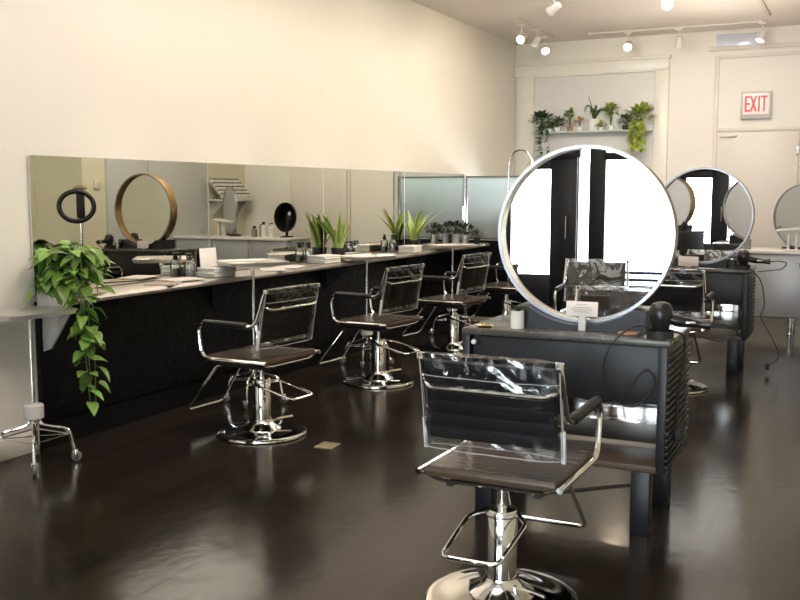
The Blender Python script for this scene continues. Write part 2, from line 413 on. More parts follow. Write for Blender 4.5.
# ------------------------------------------------------------------ styling chair
def ribbed(path, w, t, ribs, step=44, rd=.3):
    """cushion swept along a (y, z) path, crossed by stitched channels"""
    P = [Vector((0, a, b)) for a, b in path]
    L_ = [0]
    for a, b in zip(P, P[1:]): L_.append(L_[-1]+(b-a).length)
    def at(s):
        d = s*L_[-1]
        for i in range(len(P)-1):
            if d <= L_[i+1] or i == len(P)-2:
                f = (d-L_[i])/(L_[i+1]-L_[i]); return P[i].lerp(P[i+1], f)
    mb = MB(); top = []; bot = []
    for k in range(step*ribs//4+1):
        s = k/(step*ribs//4)
        p = at(s); q = at(min(1, s+.01))-at(max(0, s-.01)); nrm = Vector((0, -q.z, q.y)).normalized()
        h = t/2*(1-rd+rd*abs(math.sin(PI*s*ribs))**.55)
        if s in (0, 1): h = t*.12
        row = []; rb = []
        for x in (-w/2, -w/2+.008, w/2-.008, w/2):
            e_ = .3 if abs(x) > w/2-.004 else 1
            row.append(p+Vector((x, 0, 0))+nrm*h*e_); rb.append(p+Vector((x, 0, 0))-nrm*h*e_)
        top.append(row); bot.append(rb)
    rows = [a+b[::-1] for a, b in zip(top, bot)]
    vs = mb.grid(rows, True); mb.bm.faces.new(vs[0][::-1]); mb.bm.faces.new(vs[-1])
    return mb

def film(pts, w, off, seed, nx=16, amp=.006, close_top=True):
    """loose envelope of clear film around a (y, z) back path"""
    rnd = random.Random(seed)
    ph = [(rnd.uniform(3, 11), rnd.uniform(3, 11), rnd.uniform(0, 6)) for _ in range(5)]
    mb = MB()
    def wob(x, s): return sum(math.sin(a*x*3+b*s*2+c_) for a, b, c_ in ph)/5*amp
    P = [Vector((0, a, b)) for a, b in pts]; rows = []
    n = len(P)
    def side(i, sg):
        q = (P[min(n-1, i+1)]-P[max(0, i-1)]).normalized(); nrm = Vector((0, -q.z, q.y))
        o_ = off*(1 if i < n-1 else .5)
        return [P[i]+Vector((-w/2+w*j/nx, 0, 0))+nrm*sg*(o_*(math.sin(PI*j/nx)**.35*.8+.25)+wob(j/nx, i/n)) for j in range(nx+1)]
    for i in range(n): rows.append(side(i, 1))
    for i in range(n-1, -1, -1): rows.append(side(i, -1))
    mb.grid(rows)
    return mb, rows, n

def make_chair(label, loc, rz, seed=1, group=None, fore=0.0):
    t = thing('styling_chair', label, 'chair', loc, rz, group)
    b = MB(); b.lathe([(0, .0), (.285, .0), (.292, .006), (.29, .016), (.278, .022), (.262, .02), (.2, .028), (.13, .036), (0, .036)], 56)
    base = b.build('base', M['chrome'], t)
    b = MB(); b.lathe([(.12, .034), (.125, .04), (.11, .05), (.085, .066), (.066, .085), (.062, .1)], 40); b.build('bell', M['chrome'], base)
    b = MB(); b.tube(fillet([(.06, -.03, .075), (.12, -.06, .085), (.2, -.09, .085)], .03), .007, 8); b.build('release_pedal', M['chrome'], base)
    b = MB(); b.lathe([(0, .06), (.058, .06), (.058, .355), (.054, .362), (.02, .362)], 36); col = b.build('column', M['chrome'], t)
    b = MB(); b.lathe([(.018, .35), (.018, .462)], 18); b.lathe([(.0595, .335), (.062, .338), (.062, .352), (.0595, .356)], 36); b.build('piston', M['chromed'], col)
    b = MB(); b.box((0, 0, .458), (.30, .26, .022), bevel=.004); b.box((0, .02, .44), (.1, .2, .03), bevel=.006); b.box((.17, 0, .462), (.03, .40, .016), bevel=.003); b.box((-.17, 0, .462), (.03, .40, .016), bevel=.003)
    b.build('seat_plate', M['blackm'], t)
    base.location.y = col.location.y = -fore       # the seat can sit forward of its pedestal
    b = MB(); b.tube(fillet([(-.265, -.235, .512), (-.2, -.235, .486), (.2, -.235, .486), (.265, -.235, .512)], .03), .007, 8); b.build('seat_rail', M['chrome'], t)
    # pump lever: rectangular chrome loop behind the column
    b = MB(); b.tube(fillet([(.064, .0, .345), (.115, -.06, .335), (.105, -.34, .275), (-.105, -.34, .275), (-.115, -.06, .335), (-.064, .0, .345)], .035), .0085, 10)
    b.tube([(-.075, 0, .345), (.075, 0, .345)], .012, 10)
    b.build('pump_lever', M['chrome'], t).location.y = -fore
    # footrest
    b = MB(); b.tube(fillet([(-.12, .13, .452), (-.13, .26, .44), (-.17, .50, .125), (.17, .50, .125), (.13, .26, .44), (.12, .13, .452)], [0, .03, .04, .04, .03, 0]), .009, 10)
    b.build('footrest', M['chrome'], t)
    # seat
    sp = [(-.25, .520), (-.12, .510), (0, .506), (.12, .510), (.2, .514), (.245, .50)]
    seat = ribbed(sp, .505, .04, 9, 40, .14).build('seat', M['leather_seat'], t)
    f = MB(); rows = []
    for y, z in [(-.26, .544), (-.12, .535), (0, .531), (.12, .535), (.2, .539), (.25, .523)]:
        rows.append([(-.25+.5*j/10, y, z+.003*math.sin(j*2.1+y*31+seed)) for j in range(11)])
    f.grid(rows); f.build('seat_film', M['vinyls'], seat)
    # side frames: seat rail, front loop, arm and back post are one bent tube
    for sx in (-1, 1):
        x = sx*.272
        p = fillet([(x, -.265, .516), (x, .255, .508), (x, .285, .73), (x, -.185, .735), (sx*.262, -.262, .955)], [0, .075, .075, .06, 0], 8)
        s_ = MB(); s_.tube(p, .0125, 10); s_.lathe([(0, 0), (.016, 0), (.016, .02), (0, .024)], 14, (sx*.262, -.263, .945))
        fr_ = s_.build('side_frame', M['chrome'], t)
        a = MB(); a.tube([(x, .235, .737), (x, .225, .738), (x, -.115, .738), (x, -.125, .738)], [.012, .021, .021, .012], 14)
        a.build('armrest_pad', M['leather'], fr_)
        j = MB(); j.box((sx*.266, -.205, .655), (.016, .018, .12), Matrix.Rotation(R(8), 3, 'X'), .003); j.build('cover_clip', M['white'], fr_)
    # backrest
    bp = [(-.205, .64), (-.214, .70), (-.227, .77), (-.245, .86), (-.262, .945)]
    ribbed(bp, .495, .026, 6, 40, .12).build('backrest', M['leather'], t)
    b = MB(); b.tube(fillet([(-.268, -.225, .875), (-.225, -.275, .84), (.225, -.275, .84), (.268, -.225, .875)], .03), .0085, 10); b.build('back_rail', M['chrome'], t)
    fp = [(-.20, .605), (-.207, .66), (-.219, .73), (-.234, .81), (-.25, .89), (-.268, .968)]
    mb, rows, n = film(fp, .53, .03, seed)
    cov = mb.build('plastic_cover', M['vinyl'], t)
    sm = MB()
    for sg in (0, 2*n-1):
        sm.tube([r for r in rows[sg]], .0024, 6)
    for jx in (0, -1):
        for rng in (range(0, n), range(n, 2*n)):
            sm.tube([rows[i][jx] for i in rng], .0026, 6)
    sm.tube([r for r in rows[n-2]], .0015, 5)
    sm.tube([r for r in rows[n+3]], .0015, 5)
    sm.build('seam', M['seam'], cov)
    return t

make_chair('black ribbed styling chair with back to viewer, before the desk with largest round mirror', (-1.19, 3.42, 0), R(0), 3, fore=.09)
make_chair('styling chair before the black desk farther down the room, seen over the nearer desk', (-1.36, 7.72, 0), R(1), 5)
make_chair('wall-side styling chair nearest the trailing green plant, floor plate beside its base', (-3.46, 5.07, 0), R(84), 11, 'styling chairs along the wall counter')
make_chair('wall-side styling chair second from the trailing plant', (-3.55, 6.89, 0), R(83), 12, 'styling chairs along the wall counter')
make_chair('wall-side styling chair third from the trailing plant, beside the near desk corner', (-3.60, 8.58, 0), R(83), 13, 'styling chairs along the wall counter')
make_chair('farthest wall-side styling chair, mostly hidden behind the rim of the big round mirror', (-3.58, 10.05, 0), R(83), 14, 'styling chairs along the wall counter')

make_chair('styling chair near the shop door, seen only in the biggest round mirror', (-1.66, .98, 0), R(0), 17)

# ------------------------------------------------------------------ styling desk, round mirror, hair dryer
def make_desk(label, loc):
    t = thing('styling_desk', label, 'desk', loc)
    W, D, Z0, Z1 = .985, .57, .295, .90
    b = MB(); b.box((0, 0, Z1-.015), (W, D, .03), bevel=.004); b.build('desk_top', M['desk_top'], t)
    b = MB(); b.box((-W/2+.02, 0, (Z0+Z1-.03)/2), (.04, D-.01, Z1-.03-Z0), bevel=.003); b.build('side_panel', M['desk'], t)
    b = MB(); b.box((W/2-.03, 0, (Z0+Z1-.03)/2), (.04, D-.01, Z1-.03-Z0), bevel=.003)
    for i in range(17):
        z = Z0+.03+i*.031; b.box((W/2-.006, 0, z), (.014, D-.02, .018), bevel=.004)
    b.build('side_panel', M['desk'], t)
    b = MB(); b.box((0, -D/2+.035, .735), (W-.1, .02, .26), bevel=.003); b.build('front_panel', M['desk'], t)
    b = MB(); b.box((0, D/2-.02, .735), (W-.1, .02, .26), bevel=.003)
    for i in range(8): b.box((0, D/2-.004, .625+i*.031), (W-.1, .014, .018), bevel=.004)
    b.build('back_panel', M['desk'], t)
    b = MB(); b.box((0, 0, Z0+.016), (W-.08, D-.01, .032), bevel=.003); b.build('shelf', M['shelfb'], t)
    b = MB(); b.box((0, .06, .475), (W-.1, .012, .26), bevel=.002); b.build('mirror_panel', M['dimsteel'], t)
    b = MB(); b.lathe([(0, 0), (.012, 0), (.014, .008), (.01, .02), (0, .022)], 14, (-.43, -D/2+.012, .835), 'y', Matrix.Scale(-1, 4, (0, 1, 0))); b.build('knob', M['ceramic'], t)
    for sx in (-1, 1):
        for sy in (-1, 1):
            b = MB(); b.box((sx*(W/2-.115), sy*(D/2-.05), Z0/2), (.085, .085, Z0), bevel=.004); b.build('leg', M['desk'], t)
    return t
make_desk('near charcoal styling desk with open shelf and ribbed side panel', (-1.245, 4.535, 0))
make_desk('far charcoal styling desk beside the pale steel cabinet', (-1.365, 8.78, 0))

def make_round_mirror(label, loc, rz=0, r=.422):
    t = thing('round_mirror', label, 'mirror', loc, rz)          # origin at the desk top below the glass centre
    zc = r+.035; T = .055
    b = MB()
    b.lathe([(r, -T), (r+.008, -T), (r+.008, T), (r, T), (r-.004, T), (r-.004, -T), (r, -T)], 96, (0, 0, zc), 'y'); rim = b.build('rim', M['gold'], t)
    for s_ in (-1, 1):
        b = MB(); b.lathe([(r-.006, s_*T), (r-.005, s_*(T+.003)), (r+.0095, s_*(T+.003)), (r+.0095, s_*(T-.006))], 96, (0, 0, zc), 'y'); b.build('rim_lip', M['silver_lip'], rim)
        b = MB(); ring = [(0, s_*.006), (r-.003, s_*.006)]
        b.lathe(ring, 96, (0, 0, zc), 'y'); b.build('glass', M['mirror_r'], t)
    b = MB(); h = .10; w = .31; y0 = .13
    arc = [(math.sin(a)*(r+.012), zc-math.cos(a)*(r+.012)) for a in [R(-38+76*i/28) for i in range(29)]]
    arc = [(x, z) for x, z in arc if z < h+.002 and abs(x) < w-.02]
    poly = [(-w, 0), (w, 0), (w, h)] + [(x, max(z, .012)) for x, z in arc[::-1]] + [(-w, h)]
    b.prism(poly, -y0+.0, y0-.0); b.build('cradle', M['desk'], t)
    return t
make_round_mirror('large round drum-rimmed mirror on near charcoal desk, reflecting the bright shop door', (-1.215, 4.54, .901), R(3.4), .413)
make_round_mirror('smaller-looking round mirror on the far charcoal desk, reflecting the other mirror back', (-1.30, 8.78, .901), R(.35), .41)

def make_dryer(label, loc, rz, cords):
    t = thing('hair_dryer', label, 'hair dryer', loc, rz)
    b = MB(); b.lathe([(0, .008), (.03, .008), (.034, .02), (.036, .05), (.046, .075), (.05, .105), (.047, .135), (.034, .155), (.015, .163), (0, .164)], 28); body = b.build('body', M['blackp'], t)
    b = MB(); b.lathe([(.02, -.03), (.03, -.03), (.033, .012)], 24); b.build('nozzle', M['blackm'], body)
    b = MB(); hp = spline([(.03, 0, .09), (.09, 0, .075), (.15, 0, .068), (.2, 0, .066)], 6)
    b.tube(hp, [.022+.004*math.sin(i*.4) for i in range(len(hp))], 14); hd = b.build('handle', M['blackp'], t)
    b = MB(); b.box((.12, -.022, .074), (.04, .006, .012), bevel=.002); b.build('switch', M['chromed'], hd)
    for i, c_ in enumerate(cords):
        b = MB(); b.tube(spline(c_, 8), .0042, 8); b.build('power_cord', M['blackm'], t)
    b = MB()
    p = Vector(cords[-1][-1])
    b.box(p, (.03, .026, .055), bevel=.006); b.build('plug', M['blackm'], t)
    b = MB(); b.lathe([(.053, .0), (.056, .0), (.056, .035), (.053, .035)], 24); b.tube([(-.055, 0, .018), (-.09, 0, .018), (-.09, 0, -.02)], .005); b.build('holder', M['blackm'], t)
    t.scale = (1.06, 1.06, 1.0); return t
make_dryer('black hair dryer upright in its holder on the near desk corner', (-.81, 4.325, .902), R(14),
           [[(.2, 0, .066), (.27, .03, .06), (.32, .08, .02), (.25, .1, -.02), (.16, .09, .002)],
            [(-.04, -.03, .06), (-.12, -.05, .05), (-.2, -.09, -.02), (-.235, -.09, -.14), (-.2, -.08, -.26), (-.1, -.075, -.30), (-.02, -.07, -.2), (-.06, -.07, -.14), (-.15, -.07, -.25)],
            [(.03, .03, .03), (.10, .06, .0), (.105, .1, -.12), (.085, .1, -.3), (.09, .08, -.46)]])
make_dryer('black hair dryer in its holder on the far desk corner, cord trailing to the floor', (-.93, 8.565, .902), R(12),
           [[(.2, 0, .066), (.27, .02, .07), (.33, .06, .05), (.3, .1, .0), (.2, .12, -.02), (.12, .1, -.03)],
            [(.03, .03, .03), (.14, .05, -.1), (.18, .08, -.3), (.16, .08, -.42), (.25, .06, -.6), (.3, .05, -.75), (.22, .05, -.84)]])
make_desk('styling desk near the shop door, seen only in the round mirrors', (-2.95, .55, 0)).rotation_euler = (0, 0, R(32))
make_round_mirror('round mirror on the desk near the shop door, seen only by reflection', (-2.92, .56, .901), R(32))
make_dryer('black hair dryer on the desk near the shop door, seen only by reflection', (-2.66, .93, .902), R(52),
           [[(.2, 0, .066), (.27, .02, .07), (.3, .06, .05), (.2, .12, -.02), (.12, .1, -.03)],
            [(.03, .03, .03), (.14, .05, -.1), (.13, .08, -.3), (.13, .08, -.42), (.13, .06, -.6), (.13, .05, -.75), (.13, .05, -.84)]])
# bits on the near desk
def potted(name, label, cat, loc, pr, ph, potm, group=None, taper=.85):
    t = thing(name, label, cat, loc, 0, group)
    b = MB(); b.lathe([(0, 0), (pr*taper, 0), (pr, ph*.96), (pr, ph), (pr*.9, ph), (pr*.86, ph*.85)], 28); pt = b.build('pot', potm, t)
    b = MB(); b.lathe([(0, ph*.87), (pr*.88, ph*.86)], 20); b.build('soil', M['soil'], pt)
    return t
def leaf(mb, p, d, up, L, W, fold=.15, droop=.25, heart=True, n=5):
    """one leaf from p along d"""
    d = d.normalized(); s = d.cross(up)
    if s.length < 1e-3: s = d.cross(Vector((1, .3, 0)))
    s.normalize(); u = s.cross(d)
    prof = [(0, .08), (.08, .62), (.28, 1.0), (.55, .86), (.8, .45), (1, .02)] if heart else [(0, .15), (.2, .5), (.5, .7), (.8, .45), (1, .03)]
    rows = []
    for f, w_ in prof:
        c_ = p + d*(L*f) - u*(droop*L*f*f)
        hw = W/2*w_
        back = d*(-.10*L if heart and f == .08 else 0)
        rows.append([c_-s*hw+u*fold*hw*1.6+back, c_, c_+s*hw+u*fold*hw*1.6+back])
    mb.grid(rows)
rnd = random.Random(21)
pc = potted('cactus', 'tiny green succulent in white cylinder pot beside the big round mirror', 'plant', (-1.49, 4.35, .901), .033, .085, M['ceramic'], taper=1)
b = MB()
for i in range(26):
    a = rnd.uniform(0, 2*PI); el = rnd.uniform(.3, 1.3); dv = Vector((math.cos(a)*math.cos(el), math.sin(a)*math.cos(el), math.sin(el)))
    leaf(b, Vector((0, 0, .075))+dv*.006, dv, Vector((0, 0, 1)), .035, .016, .2, .1, False)
b.build('foliage', M['leaf_d'], pc)
t = thing('price_card', 'small white printed card propped at the foot of the big mirror', 'card', (-1.185, 4.385, .901), R(2))
b = MB(); b.box((.0, .0, .105), (.15, .003, .07), Matrix.Rotation(R(-6), 3, 'X'), .001); cd = b.build('card', M['pink'], t)
b = MB()
for i, (z, w_) in enumerate(((.125, .05), (.112, .09), (.102, .1), (.092, .07))): b.box((0, -.0035-.0007*i, z), (w_, .001, .003), Matrix.Rotation(R(-6), 3, 'X'))
b.build('printed_lines', M['grey_text'], cd)
b = MB(); b.box((.0, .01, .045), (.035, .015, .09), bevel=.003); b.build('stand', M['white'], t)
t = thing('coaster', 'round terracotta coaster on the near desk front edge', 'coaster', (-.965, 4.40, .901))
b = MB(); b.lathe([(0, 0), (.05, 0), (.052, .003), (.05, .007), (0, .007)], 30); b.build('disc', M['wood'], t)
t = thing('brass_dish', 'small round brass dish on the near desk front corner', 'dish', (-1.65, 4.33, .901))
b = MB(); b.lathe([(0, .001), (.03, .001), (.04, .008), (.038, .009), (.028, .004), (0, .004)], 28); b.build('bowl', M['brassp'], t)
b = MB(); b.lathe([(0, .004), (.007, .004), (.009, .010), (.005, .015), (0, .016)], 14); b.build('knob', M['brassp'], t)
t = thing('pump_bottle', 'clear glass jar on far desk between round mirror and dryer', 'bottle', (-1.03, 8.60, .901))
b = MB(); b.lathe([(0, 0), (.04, 0), (.04, .075), (.036, .08)], 20); b.build('jar', M['glass'], t)
b = MB(); b.lathe([(.041, .078), (.041, .09), (0, .092)], 20); b.build('lid', M['chromed'], t)
t = thing('price_card', 'small pink card propped at the foot of the far round mirror', 'card', (-1.39, 8.61, .901), R(2))
b = MB(); b.box((0, 0, .05), (.17, .003, .085), Matrix.Rotation(R(-6), 3, 'X'), .001); b.build('card', M['pink'], t)
b = MB(); b.box((0, .008, .012), (.05, .02, .024), bevel=.003); b.build('stand', M['white'], t)
# floor cable
b = MB(); b.tube(spline([(-.95, 5.05, .006), (-1.08, 4.98, .006), (-1.25, 4.83, .006), (-1.39, 4.71, .006), (-1.55, 4.72, .006), (-1.62, 4.85, .006)], 8), .005, 8)
o = b.build('floor_cable', M['blackm']); tag(o, 'thin black cable lying on the floor under the near desk', 'cable')

# ------------------------------------------------------------------ wall counter and mirrors
t = thing('wall_counter', 'long narrow steel counter cantilevered along the mirrored wall', 'counter', (XW+.04, 0, 0))
y0, y1 = 4.15, 10.9; xc = XC-XW-.04
b = MB(); prof = [(0.0, CT), (xc-.02, CT), (xc-.006, CT-.005), (xc, CT-.018), (xc-.004, CT-.034), (xc-.02, CT-.04), (0.0, CT-.04)]
b.prism(prof, y0, y1); b.build('countertop', M['steel_top'], t)
b = MB(); b.prism([(0, CT+.03), (.012, CT+.03), (xc-.06, CT-.04), (xc-.06, CT-.055), (0, .86)], y0-.012, y0-.001); b.build('end_panel', M['bracket'], t)
b = MB(); b.prism([(0.0, .86), (.25, .88), (.06, .62), (0, .6)], y0+.02, y0+.035); b.build('bracket', M['bracket'], t)
for yb in (5.84, 7.53, 9.22, 10.8):
    b = MB(); b.prism([(0.0, .9), (.25, .9), (.24, .87), (.04, .70), (0, .68)], yb-.008, yb+.008); b.build('bracket', M['blackm'], t)
pl = ['nearest the trailing plant, reflecting the gold-rimmed mirror', 'reflecting the bottle rack and hood dryer', 'behind the first yellow-edged snake plant', 'nearest the frosted screen']
for i in range(4):
    ya, yb = y0+1.69*i, y0+1.69*(i+1)
    t = thing('wall_mirror', 'long frameless wall mirror panel '+pl[i], 'mirror', (XW, ya, CT+.001), 0, 'mirror panels above the wall counter')
    b = MB(); b.box((.010, .845, .411), (.012, 1.687, .822)); b.build('glass', M['mirror'], t)
    b = MB()
    if i == 0: b.box((.011, -.003, .411), (.016, .008, .822))
    b.box((.011, 1.689, .411), (.0145, .005, .822)); b.box((.011, .845, .824), (.0145, 1.687, .004)); b.build('edge_trim', M['chromed'], t)
# frosted screen at the end of the counter
t = thing('frosted_screen', 'frosted glass screen standing at the far end of the wall counter', 'screen', (XW+.02, 10.94, 0))
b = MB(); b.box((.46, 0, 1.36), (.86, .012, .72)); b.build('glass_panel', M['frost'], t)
b = MB()
for x in (.008, .905): b.box((x, 0, .875), (.016, .03, 1.75), bevel=.003)
b.box((.46, 0, 1.735), (.88, .03, .02), bevel=.003); b.box((.46, 0, .99), (.88, .03, .025), bevel=.003)
b.build('frame', M['greym'], t)
b = MB(); b.box((.46, 0, .5), (.86, .02, .94)); b.build('base_panel', M['crackle'], t)
# gooseneck behind the big mirror
t = thing('gooseneck_lamp', 'thin gooseneck stand arching up behind the big round mirror', 'lamp', (-3.74, 10.55, 0))
b = MB(); b.lathe([(0, 0), (.14, 0), (.14, .015), (.02, .03), (0, .03)], 28); b.build('base', M['chromed'], t)
b = MB(); b.tube(fillet([(0, 0, .02), (0, 0, 1.9), (.07, -.02, 2.03), (.22, -.05, 2.03), (.28, -.06, 1.92)], [0, .1, .1, .08, 0], 8), .012, 10); b.build('pole', M['chromed'], t)
b = MB(); b.lathe([(.018, .02), (.03, 0), (.06, -.07), (.055, -.07), (.026, -.003)], 20, (.285, -.062, 1.91)); b.build('lamp_shade', M['chromed'], t)

# ------------------------------------------------------------------ trolleys
def make_trolley(label, loc, rz, tz, tw=.5, td=.36, ang0=R(18), group='tray trolleys'):
    t = thing('tray_trolley', label, 'trolley', loc, 0, group)
    b = MB()
    def rr(w, d, r, z):
        out = []
        for cx, cy, a0 in ((w/2-r, d/2-r, 0), (-w/2+r, d/2-r, 90), (-w/2+r, -d/2+r, 180), (w/2-r, -d/2+r, 270)):
            for k in range(7):
                a = R(a0+15*k); out.append(Matrix.Rotation(rz, 3, 'Z') @ Vector((cx+r*math.cos(a), cy+r*math.sin(a), z)))
        return out
    rows = [rr(tw*.2, td*.2, .02, tz), rr(tw-.06, td-.06, .05, tz), rr(tw-.03, td-.03, .06, tz+.006), rr(tw-.004, td-.004, .07, tz+.022), rr(tw, td, .07, tz+.022), rr(tw-.02, td-.02, .06, tz-.003), rr(tw-.06, td-.06, .05, tz-.006), rr(tw*.2, td*.2, .02, tz-.006)]
    vs = b.grid(rows, True); b.bm.faces.new(vs[0]); b.bm.faces.new(vs[-1][::-1]); b.build('tray', M['tray'], t)
    b = MB(); b.lathe([(.013, .2), (.013, tz-.02), (.05, tz-.008), (.06, tz-.006)], 18); b.build('post', M['chrome'], t)
    b = MB(); b.lathe([(.0, .27), (.052, .27), (.056, .275), (.056, .345), (.05, .352), (.013, .356)], 28); b.build('hub', M['collar'], t)
    tips = []
    for k in range(4):
        a = ang0+k*PI/2; u = Vector((math.cos(a), math.sin(a), 0)); Z = Vector((0, 0, 1))
        b = MB(); b.tube(fillet([u*.022+Z*.3, u*.03+Z*.235, u*.09+Z*.215, u*.185+Z*.2, u*.21+Z*.06], [0, .02, .04, .045, 0], 7), .0105, 10); lg = b.build('leg', M['chrome'], t)
        b = MB(); b.lathe([(.01, .065), (.017, .06), (.017, .045), (.006, .04)], 14, u*.21); c_ = b.build('caster', M['chromed'], t)
        s_ = u.cross(Z); p = u*.222+Z*.03
        b = MB(); mt = Matrix.Rotation(a, 3, 'Z').to_4x4()
        b.lathe([(0, -.011), (.02, -.011), (.029, -.007), (.029, .007), (.02, .011), (0, .011)], 22, p, 'y', mt); b.build('wheel', M['rubber'], c_)
        b = MB(); b.box(p+s_*.014+Z*.012, (.018, .003, .05), Matrix.Rotation(a, 3, 'Z'), .001); b.box(p-s_*.014+Z*.012, (.018, .003, .05), Matrix.Rotation(a, 3, 'Z'), .001); b.build('fork', M['chromed'], c_)
        tips.append(u*.19+Z*.165)
    b = MB()
    for k in range(4): b.tube([tips[k], tips[(k+1) % 4]], .004, 6)
    for k in range(2): b.tube([tips[k], tips[k+2]], .004, 6)
    b.build('brace', M['chromed'], t)
    return t
make_trolley('tray trolley by the white wall, beside the trailing plant', (-4.22, 3.90, 0), R(84), .865, .46, .34, R(45))
make_trolley('tray trolley behind the chair nearest the trailing plant, magazines on top', (-4.02, 5.80, 0), R(55), 1.03, .46, .42)
make_trolley('tray trolley behind the second wall-side chair, white papers on top', (-4.02, 7.57, 0), R(65), .965, .46, .36)
make_trolley('bare tray trolley farthest down the wall counter, below the dark potted plants', (-4.02, 9.55, 0), R(62), .965, .5, .36)

# ------------------------------------------------------------------ counter clutter
def bottle(label, y, x=-4.385, h=.13):
    t = thing('spray_bottle', label, 'bottle', (x, y, CT+.001), rnd.uniform(0, 3), 'clear spray bottles on the wall counter')
    b = MB(); b.lathe([(0, .002), (.036, .002), (.039, .01), (.039, h*.68), (.033, h*.85), (.016, h*.97), (.016, h)], 24); b.build('flask', M['bglass'], t)
    b = MB(); b.lathe([(0, .006), (.034, .006), (.034, h*.45), (0, h*.45)], 20); b.build('liquid', M['water'], t)
    b = MB(); b.lathe([(.018, h-.005), (.018, h+.018), (.01, h+.022)], 18); b.box((.01, 0, h+.034), (.06, .02, .022), bevel=.005); b.box((.035, 0, h+.012), (.008, .012, .035), Matrix.Rotation(R(20), 3, 'Y'), .002); b.build('spray_head', M['blackp'], t)
    return t
bottle('clear spray bottle beside the white folded towels nearest the trailing plant', 5.52, -4.37)
bottle('clear spray bottle just before the first yellow-edged snake plant', 7.19)
bottle('clear spray bottle just before the second yellow-edged snake plant', 8.84)
def towels(label, y, x=-4.27, w=.17, l=.25, n=4, h=.017):
    t = thing('towel_stack', label, 'towels', (x, y, CT+.001), R(rnd.uniform(-8, 8)), 'folded white towels on the wall counter')
    for i in range(n):
        b = MB(); b.box((rnd.uniform(-.004, .004), rnd.uniform(-.005, .005), h*(i+.5)), (w, l, h*.96), Matrix.Rotation(R(rnd.uniform(-2, 2)), 3, 'Z'), .006)
        b.build('towel', M['towel'], t)
towels('stack of white folded towels beside the spray bottle nearest the trailing plant', 5.70)
towels('stack of white folded towels before the first snake plant', 7.18, -4.22)
towels('stack of white folded towels before the second snake plant', 8.86, -4.20)
def magazine(label, loc, rz, w=.2, l=.27, h=.006, mat='print', group='magazines and papers on the counter and trolleys'):
    t = thing('magazine', label, 'magazine', loc, rz, group)
    b = MB(); b.box((0, 0, h/2), (w-.004, l-.004, h*.8)); b.build('pages', M['paper'], t)
    b = MB(); b.box((0, 0, h*.95), (w, l, h*.12)); b.box((0, 0, h*.05), (w, l, h*.1)); b.box((-w/2, 0, h/2), (.0015, l, h)); b.build('cover', M[mat], t)
magazine('open magazine lying on the counter nearest the trailing plant', (-4.22, 5.06, CT+.001), R(25))
magazine('second magazine fanned beside the one nearest the trailing plant', (-4.25, 5.27, CT+.009), R(-12), mat='pink')
magazine('white booklet flat on the counter between the first two trolleys', (-4.21, 6.35, CT+.001), R(40), mat='paper')
magazine('pale magazine flat on the counter beyond the white booklet', (-4.23, 6.62, CT+.001), R(15), mat='pink')
magazine('magazine on the tray behind the chair nearest the trailing plant', (-4.05, 5.72, 1.032), R(30), .17, .22, mat='paper')
magazine('printed magazine at the far end of the same tray', (-3.97, 5.90, 1.032), R(80), .15, .2, mat='print')
magazine('white papers on the tray behind the second wall-side chair', (-4.03, 7.55, .967), R(30), .2, .27, .012, 'paper')
magazine('leaflet on the counter beside the second snake plant', (-4.2, 8.35, CT+.001), R(35), .15, .21, .006, 'paper')
t = thing('white_sign', 'plain white card sign leaning on the mirror behind the towels', 'sign', (-4.415, 5.80, CT+.001))
b = MB(); b.box((.0, 0, .095), (.004, .20, .20), Matrix.Rotation(R(-4), 3, 'Y'), .001); b.build('card', M['paper'], t)
b = MB(); b.box((.012, 0, .01), (.03, .1, .02), bevel=.003); b.build('foot', M['white'], t)

def snake(label, y, x=-4.335, seed=1):
    rn = random.Random(seed)
    t = potted('snake_plant', label, 'plant', (x, y, CT+.001), .068, .105, M['potb'], 'snake plants on the wall counter')
    for i in range(14):
        a = rn.uniform(0, 2*PI); r0 = rn.uniform(0, .035); lean = rn.uniform(.15, 1.1); H = rn.uniform(.22, .40); W = rn.uniform(.044, .06)
        if a > PI*.6 and a < PI*1.4: lean *= .45; H *= .9
        tw = rn.uniform(-.5, .5); b = MB(); rows = []
        for k in range(9):
            f = k/8; w_ = W*(.55+.55*math.sin(PI*min(1, f*.9+.12)))*(1 if f < .6 else max(.02, 1-((f-.6)/.4)**2))
            c_ = Vector((math.cos(a)*(r0+lean*H*f**1.6), math.sin(a)*(r0+lean*H*f**1.6), .085+H*f*(1-.12*f*lean)))
            s_ = Vector((math.cos(a+PI/2+tw*f), math.sin(a+PI/2+tw*f), 0)); o_ = Vector((math.cos(a), math.sin(a), 0))*.004
            rows.append([c_-s_*w_/2+o_, c_-s_*w_*.3, c_+s_*w_*.3, c_+s_*w_/2+o_])
        vs = b.grid(rows)
        b.bm.faces.ensure_lookup_table()
        for n_, f_ in enumerate(b.bm.faces): f_.material_index = 0 if n_ % 3 == 1 else 1
        b.build('leaf', [M['snake_c'], M['snake_e']], t)
snake('yellow-edged snake plant in a black pot, second wall-side chair in front', 7.62, seed=3)
snake('yellow-edged snake plant in a black pot, farther one before the frosted screen', 9.24, seed=8)

